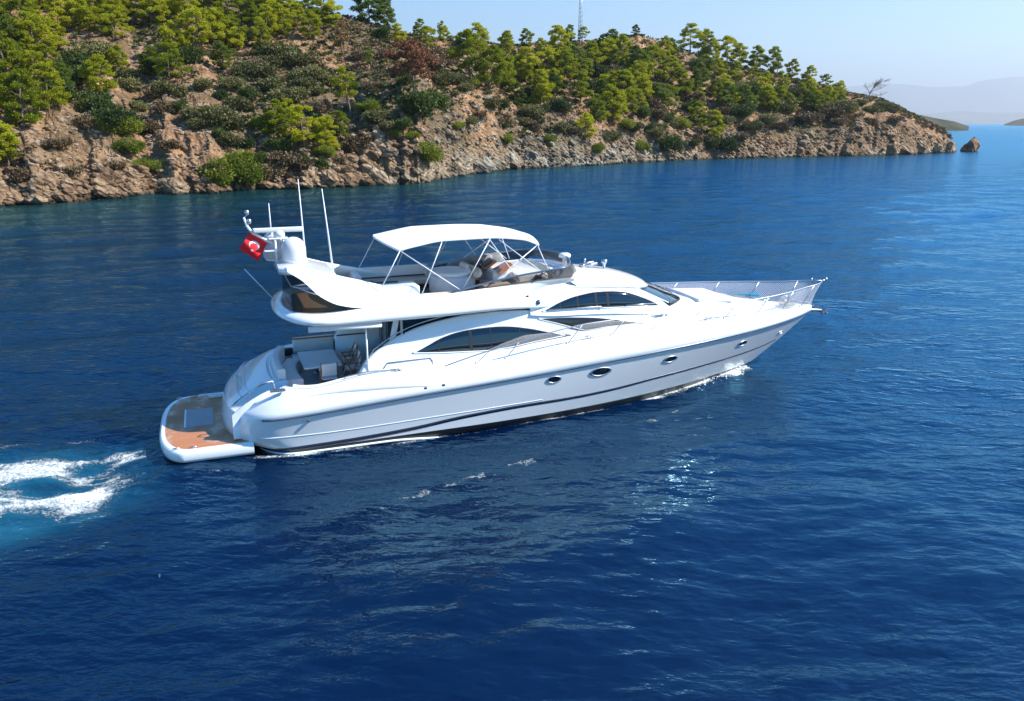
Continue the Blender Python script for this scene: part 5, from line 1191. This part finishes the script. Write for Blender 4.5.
# ensign
def flag():
    root = empty('ensign_flag', b2w(3.36, .15, 6.00), YTH)
    L, Hh = .82, .55; nx, ny = 26, 16
    def pt(u, v, o_=0):     # u along the fly, v up the hoist; hangs aft and down from the sloping spar
        x = -.80 * u * .86 - .02 + .58 * v - .28; z = -.62 * u * .80 + .48 * v * -.0 + (-.10) + (.42 * (1 - v)) * -1 + .42
        bx_ = (.28 - .60 * u) - .42 * (1 - v); bz = -.02 - .34 * u + (-.44) * (1 - v) + .18
        # hoist along the spar from (0.35,-.2) to (-.15,.15)
        hx, hz = .42 - .52 * v, -.30 + .34 * v; fx, fz = -.30, -.50
        return (hx + fx * u * 1.05, .06 * math.sin(u * 6 + v * 2) + o_, hz + fz * u * .98 + .02 * math.sin(u * 5 + v * 3))
    V_ = []; Fc = []
    for s_ in (0, 1):
        for i in range(nx + 1):
            for j in range(ny + 1): V_.append(pt(i / nx, j / ny, .004 * (1 if s_ else -1)))
    st_ = (nx + 1) * (ny + 1)
    for s_ in (0, 1):
        for i in range(nx):
            for j in range(ny):
                a = s_ * st_ + i * (ny + 1) + j; f_ = (a, a + 1, a + ny + 2, a + ny + 1); Fc.append(f_ if s_ else f_[::-1])
    raw('cloth', V_, Fc, mat('red_flag_cloth', (0.75, 0.010, 0.018), .8), root)
    M_FW = mat('white_flag_emblem', (.8, .8, .8), .8); asp = .68
    def emblem(name, poly):
        V2 = []; F2 = []
        for s_ in (-1, 1):
            b0 = len(V2)
            for (u, v) in poly: V2.append(pt(u, v, .009 * s_))
            n = len(poly); c = len(V2)
            if name == 'crescent':
                m_ = n // 2
                for i in range(m_ - 1): F2.append((b0 + i, b0 + i + 1, b0 + n - 2 - i, b0 + n - 1 - i))
            else:
                V2.append(pt(sum(p[0] for p in poly) / n, sum(p[1] for p in poly) / n, .009 * s_))
                for i in range(n): F2.append((b0 + i, b0 + (i + 1) % n, c))
        raw(name, V2, F2, M_FW, root, False)
    o1 = [(.40 + .26 * math.cos(a) * .72, .5 + .27 * math.sin(a)) for a in np.linspace(.55, 2 * math.pi - .55, 30)]
    o2 = [(.455 + .20 * math.cos(a) * .74, .5 + .205 * math.sin(a)) for a in np.linspace(2 * math.pi - .62, .62, 30)]
    emblem('crescent', o1 + o2)
    emblem('star', [(.66 + (.095 if i % 2 == 0 else .04) * math.cos(i * math.pi / 5 + math.pi) * .75, .5 + (.11 if i % 2 == 0 else .045) * math.sin(i * math.pi / 5 + math.pi)) for i in range(10)])
    tag(root, 'red flag with white crescent and star hanging from the radar mast spar', 'flag')
flag()
# ------------------------------------------------------------------ sea
def sea():
    cols = np.concatenate([np.linspace(-3.0, -.80, 40)[:-1], np.linspace(-.80, .80, 860), np.linspace(.80, 3.0, 40)[1:]])
    vv = np.concatenate([np.linspace(1150, 705, 60)[:-1], np.linspace(705, 240, 400)[:-1], np.linspace(240, 126, 150)])
    b = -(vv - 350.5) / FL; yy = CAM_H * (CP + b * SP) / (SP - CP * b)
    yy = np.concatenate([[-40, -10, 1.0], yy, [6000, 12000, 44000]])
    A, Y = np.meshgrid(cols, yy, indexing='ij'); X = A * np.maximum(Y, 14.0)
    X = np.where(Y < 14, A * 14 * np.where(np.abs(A) > .8, 3, 1), X)
    spc = np.maximum(np.gradient(Y, axis=1), np.abs(Y) * .0019)      # grid spacing
    # boat coordinates
    c, s = math.cos(YTH), math.sin(YTH); bx = (X - YX) * c + (Y - YY) * s; by = -(X - YX) * s + (Y - YY) * c
    rs = np.random.RandomState(21); Z = np.zeros_like(X)
    for i in range(90):
        lam = 0.5 * (14 / .5) ** (rs.rand() ** 1.15); th = R(112) + rs.normal() * .6; kx, ky = math.cos(th) * 2 * math.pi / lam, math.sin(th) * 2 * math.pi / lam
        amp = 0.0026 * lam ** 0.9 * rs.uniform(.4, 1.4)
        att = np.clip((lam / np.abs(spc) - 2.2) / 3, 0, 1)
        ph = rs.uniform(0, 6.28); wv = np.sin(kx * X + ky * Y + ph)
        Z += amp * att * wv
    patch = 0.85 + 0.35 * fbm(X / 22, Y / 22, 0, 3, 8)
    calm = 1 - .35 * np.exp(-((bx - 12) / 11) ** 2 - ((by + 4.2) / 2.4) ** 2)
    Z *= patch * calm
    calm_a = np.exp(-np.abs((bx - 11.5) / 11) ** 4) * np.exp(-np.abs((by + 9.0) / 8.5) ** 4)
    near = (np.abs(X) < 60) & (Y < 90)
    # hull wake: bow wave spreading astern along the side, rooster hump behind the stern
    xb = 20.6 - bx; dside = np.abs(by) - np.clip(HB(np.clip(bx, 3, 21), 0.0), 0, 3)
    bow = .16 * np.exp(-(xb - .6) ** 2 / 5.0) * np.exp(-(dside / .45) ** 2)
    div = .10 * np.exp(-((np.abs(by) - 2.3 - .27 * xb) / .55) ** 2) * np.clip(xb / 4, 0, 1) * np.exp(-xb / 26)
    st = (bx < 3.2)
    yc = -1.9 + .05 * bx
    w_ = 2.0 + .22 * np.clip(2 - bx, 0, 99)
    hump = st * np.clip((3.2 - bx) / 3, 0, 1) * np.exp(-((by - yc) / w_) ** 4) * np.exp(bx / 60)
    turb = fbm(bx / 1.3, by / .7, 0, 5, 70) * .20 + .10 * np.sin(bx * 1.1)
    Z += np.where(near, bow + div + hump * turb, 0)
    Z[:, :3] = 0
    # foam amounts
    n1 = fbm(bx / 2.6, by / .8, 0, 4, 40); n2 = ridged(bx / 1.5 + .4 * n1, by / .55, 0, 5, 44)
    hx = np.clip(2.2 - bx, 0, 99)
    band = lambda c0, wd: np.exp(-((by - c0) / wd) ** 2)
    streak = band(yc + .75 + .03 * hx, .60) * .80 + band(yc - 1.3 - .10 * hx, .80 + .05 * hx) * .62 + band(yc + 2.4 + .08 * hx, .45) * .6 + band(yc - .3, 1.6) * .85
    foam = np.clip((0.9 - bx + .5 * n1) / 2.4, 0, 1) * streak * (0.40 + .80 * n2 + .25 * n1) * np.exp(-hx / 55)
    foam = np.where(bx < 2.4, foam, 0)
    f2 = np.exp(-(np.abs(dside - .05) / np.interp(bx, [3, 15, 19, 21], [.16, .16, .30, .45])) ** 2) * (bx > 2.5) * (bx < 21.2) * np.interp(bx, [2, 4, 9, 15, 18.5, 20.8], [.85, .95, .7, .75, 1.15, 1.5]) * (.65 + .75 * fbm(bx / .8, by / .25, 0, 4, 90))
    f3 = np.exp(-((dside - .42 - .015 * xb) / .32) ** 2) * (bx < 20.5) * (bx > 9) * np.clip(ridged(bx / 1.2, by / .4, 0, 4, 92) - .15, 0, 1) * np.interp(bx, [9, 17, 20.5], [.25, .7, 1.2])
    f4 = np.exp(-((np.abs(by) - 2.3 - .30 * (xb - .5)) / .22) ** 2) * (xb > 1) * (xb < 30) * np.clip(ridged(bx / .9, by / .35, 0, 5, 95) - .30, 0, 1) * 2.2 * (fbm(bx / 2.2, 3.3, 0, 2, 96) > -.05)
    f5 = band(-3.15 - .02 * hx, .16) * (bx < 2.4) * (bx > -3) * (.3 + .9 * fbm(bx / .7, by / .3, 0, 3, 98))
    foam = np.where(near, np.clip(np.minimum(foam, .80) + f2 + f3 + np.minimum(f4, .58) * (bx > 0.5) + f5, 0, 1.15), 0)
    milky = np.where(near & (bx < 2.6), np.clip((.8 - bx) / 3.5, 0, 1) * np.exp(-((by - (yc - .3 - .05 * hx)) / (1.9 + .15 * hx)) ** 4) * (.55 + .5 * n1) * np.exp(-hx / 60), 0)
    milky = np.clip(milky, 0, 1)
    # shallows: nearness to the shoreline
    a_ = X / np.maximum(Y, 1); sy = np.interp(a_, SA, SY)
    dsh = (sy - Y) / np.sqrt(1 + a_ ** 2); sh = np.clip(1 - dsh / (34 + 9 * fbm(X / 20, Y / 20, 0, 3, 61)), 0, 1) ** 1.2
    sh = np.where((a_ < A_END + .03) & (Y > 20), sh * np.clip((A_END + .03 - a_) / .08, 0, 1), 0)
    nA, nY = A.shape; V = np.stack([X, Y, Z], -1).reshape(-1, 3)
    i_, j_ = np.meshgrid(np.arange(nA - 1), np.arange(nY - 1), indexing='ij'); b0 = (i_ * nY + j_).ravel()
    Fq = np.stack([b0, b0 + nY, b0 + nY + 1, b0 + 1], -1)
    o = link(bigmesh('sea_water', V, Fq, M_SEA))
    for nm, arr in (('foam', foam), ('milky', milky), ('shallow', sh), ('calm', calm_a)):
        at = o.data.attributes.new(nm, 'FLOAT', 'POINT'); at.data.foreach_set('value', arr.astype(np.float32).ravel())
    tag(o, 'deep blue rippled sea with white wake behind the yacht', kind='structure'); return o
M_SEA = bpy.data.materials.new('sea_water'); M_SEA.use_nodes = True
k = NT(M_SEA); b = k.n['Principled BSDF']; geo = k.new('ShaderNodeNewGeometry'); P = geo.outputs['Position']
foam = k.attr('foam'); milky = k.attr('milky'); shallow = k.attr('shallow')
sep0 = k.new('ShaderNodeSeparateXYZ'); k.l.new(P, sep0.inputs[0])
deep = k.mix(k.remap(k.math('ADD', k.math('ADD', sep0.outputs[0], k.math('MULTIPLY', sep0.outputs[1], .28)), k.math('MULTIPLY', k.noise(P, .03, 2), 24.0)), 18, 85), (0.0, 0.0045, 0.026), (0.0, 0.046, 0.150))  # open water painted brighter blue, standing in for reflected sky
col = k.mix(k.math('MULTIPLY', shallow, .85), deep, (0.012, 0.050, 0.050))
col = k.mix(k.math('MULTIPLY', milky, 1.0), col, (0.018, 0.17, 0.26))
fn = k.noise(P, 11.0, 8, .80, 1.1); fv = k.vor(P, 4.0)
fm = k.remap(k.math('ADD', foam, k.math('MULTIPLY', k.math('SUBTRACT', fn, .5), 1.9)), .50, .85)
fm2 = k.new('ShaderNodeClamp'); k.l.new(fm, fm2.inputs[0]); fm = fm2.outputs[0]
fm = k.math('MULTIPLY', fm, k.remap(foam, 0.04, 0.16))
col = k.mix(fm, col, (0.78, 0.84, 0.86)); k.l.new(col, b.inputs['Base Color'])
sepp = k.new('ShaderNodeSeparateXYZ'); k.l.new(P, sepp.inputs[0])
k.l.new(k.math('ADD', k.remap(sepp.outputs[1], 35, 260, .03, .16), k.math('MULTIPLY', fm, .6)), b.inputs['Roughness']); 
cd = k.new('ShaderNodeCameraData'); 
mpA = k.new('ShaderNodeMapping'); k.l.new(P, mpA.inputs[0]); mpA.inputs['Rotation'].default_value = (0, 0, R(28)); mpA.inputs['Scale'].default_value = (.55, 1.15, 1)
h1 = k.noise(mpA.outputs[0], 2.6, 3, .5, .3); h2 = k.noise(mpA.outputs[0], 9.0, 3, .55, .2); h3 = k.noise(mpA.outputs[0], .55, 3, .55, .3)
h4 = k.noise(mpA.outputs[0], 24.0, 2, .5)
sepq = k.new('ShaderNodeSeparateXYZ'); k.l.new(P, sepq.inputs[0]); sepp0 = sepq.outputs[1]; cm = k.attr('calm'); fine_f = k.math('SUBTRACT', 1.0, k.math('MULTIPLY', cm, .88)); mid_f = k.math('SUBTRACT', 1.0, k.math('MULTIPLY', cm, .50))
hh = k.math('ADD', k.math('MULTIPLY', k.math('MULTIPLY', h1, .105), mid_f), k.math('ADD', k.math('MULTIPLY', k.math('MULTIPLY', h2, .024), fine_f), k.math('MULTIPLY', h3, .12)))
hh = k.math('ADD', hh, k.math('MULTIPLY', k.math('MULTIPLY', h4, .004), fine_f))
h5 = k.noise(mpA.outputs[0], .22, 4, .6, .4); hh = k.math('ADD', hh, k.math('MULTIPLY', h5, k.remap(sepp0, 35, 120, 0.0, .85)))
hh = k.math('ADD', hh, k.math('MULTIPLY', fm, .04))
nrm = k.bump(hh, 1.0, 1.0)
df = k.new('ShaderNodeBsdfDiffuse'); k.l.new(col, df.inputs[0]); k.l.new(nrm, df.inputs['Normal'])
gl = k.new('ShaderNodeBsdfGlossy'); gl.inputs[0].default_value = (.42, .82, 1.0, 1); k.l.new(b.inputs['Roughness'].links[0].from_socket, gl.inputs['Roughness']); k.l.new(nrm, gl.inputs['Normal'])
fr = k.new('ShaderNodeFresnel'); fr.inputs['IOR'].default_value = 1.62; k.l.new(nrm, fr.inputs['Normal'])
mx = k.new('ShaderNodeMixShader'); k.l.new(k.math('MULTIPLY', fr.outputs[0], k.math('SUBTRACT', 1.0, k.math('MULTIPLY', fm, .9))), mx.inputs[0]); k.l.new(df.outputs[0], mx.inputs[1]); k.l.new(gl.outputs[0], mx.inputs[2])
k.l.new(mx.outputs[0], k.n['Material Output'].inputs[0]); k.n.remove(b)
SEA = sea()

# ------------------------------------------------------------------ haze
hz = bpy.data.materials.new('haze'); hz.use_nodes = True; k = NT(hz); k.n.remove(k.n['Principled BSDF'])
pv = k.new('ShaderNodeVolumePrincipled'); pv.inputs['Color'].default_value = (0.80, 0.90, 1.0, 1); pv.inputs['Density'].default_value = 0.00007; pv.inputs['Anisotropy'].default_value = 0.3
k.l.new(pv.outputs[0], k.n['Material Output'].inputs['Volume'])
m = MB(); m.box((0, 20960, 1160), (90000, 42000, 2360)); hb = m.build('haze', hz); hb.location.z = -10
tag(hb, 'thin pale haze over the sea and the far shore', kind='stuff')

# spray thrown up along the bow
rs = np.random.RandomState(31); n = 520
x = 20.9 - np.abs(rs.normal(0, 1.5, n)); yb_ = np.array([F1(lambda t: HB(t, 0.0), q) for q in x]); sg_ = np.where(rs.rand(n) < .7, -1, 1)
off_ = np.abs(rs.normal(0, .22, n)) + .02; zz = np.abs(rs.normal(0, .10, n)) * np.exp(-off_ * 1.2) + .06
c_, s_ = math.cos(YTH), math.sin(YTH); by_ = sg_ * (yb_ + off_)
pts = np.stack([YX + c_ * x - s_ * by_, YY + s_ * x + c_ * by_, zz], -1); r_ = rs.lognormal(-4.2, .5, n)
bm = bmesh.new(); bmesh.ops.create_icosphere(bm, subdivisions=1, radius=1); sv = [tuple(v.co) for v in bm.verts]; sf = [[v.index for v in f.verts] for f in bm.faces]; bm.free()
scatter_mesh('bow_spray', sv, sf, pts, np.stack([r_, r_, r_ * .8], -1), mat('white_water_drops', (.85, .88, .9), .3), 4, 'white spray thrown up where the bow cuts the water')
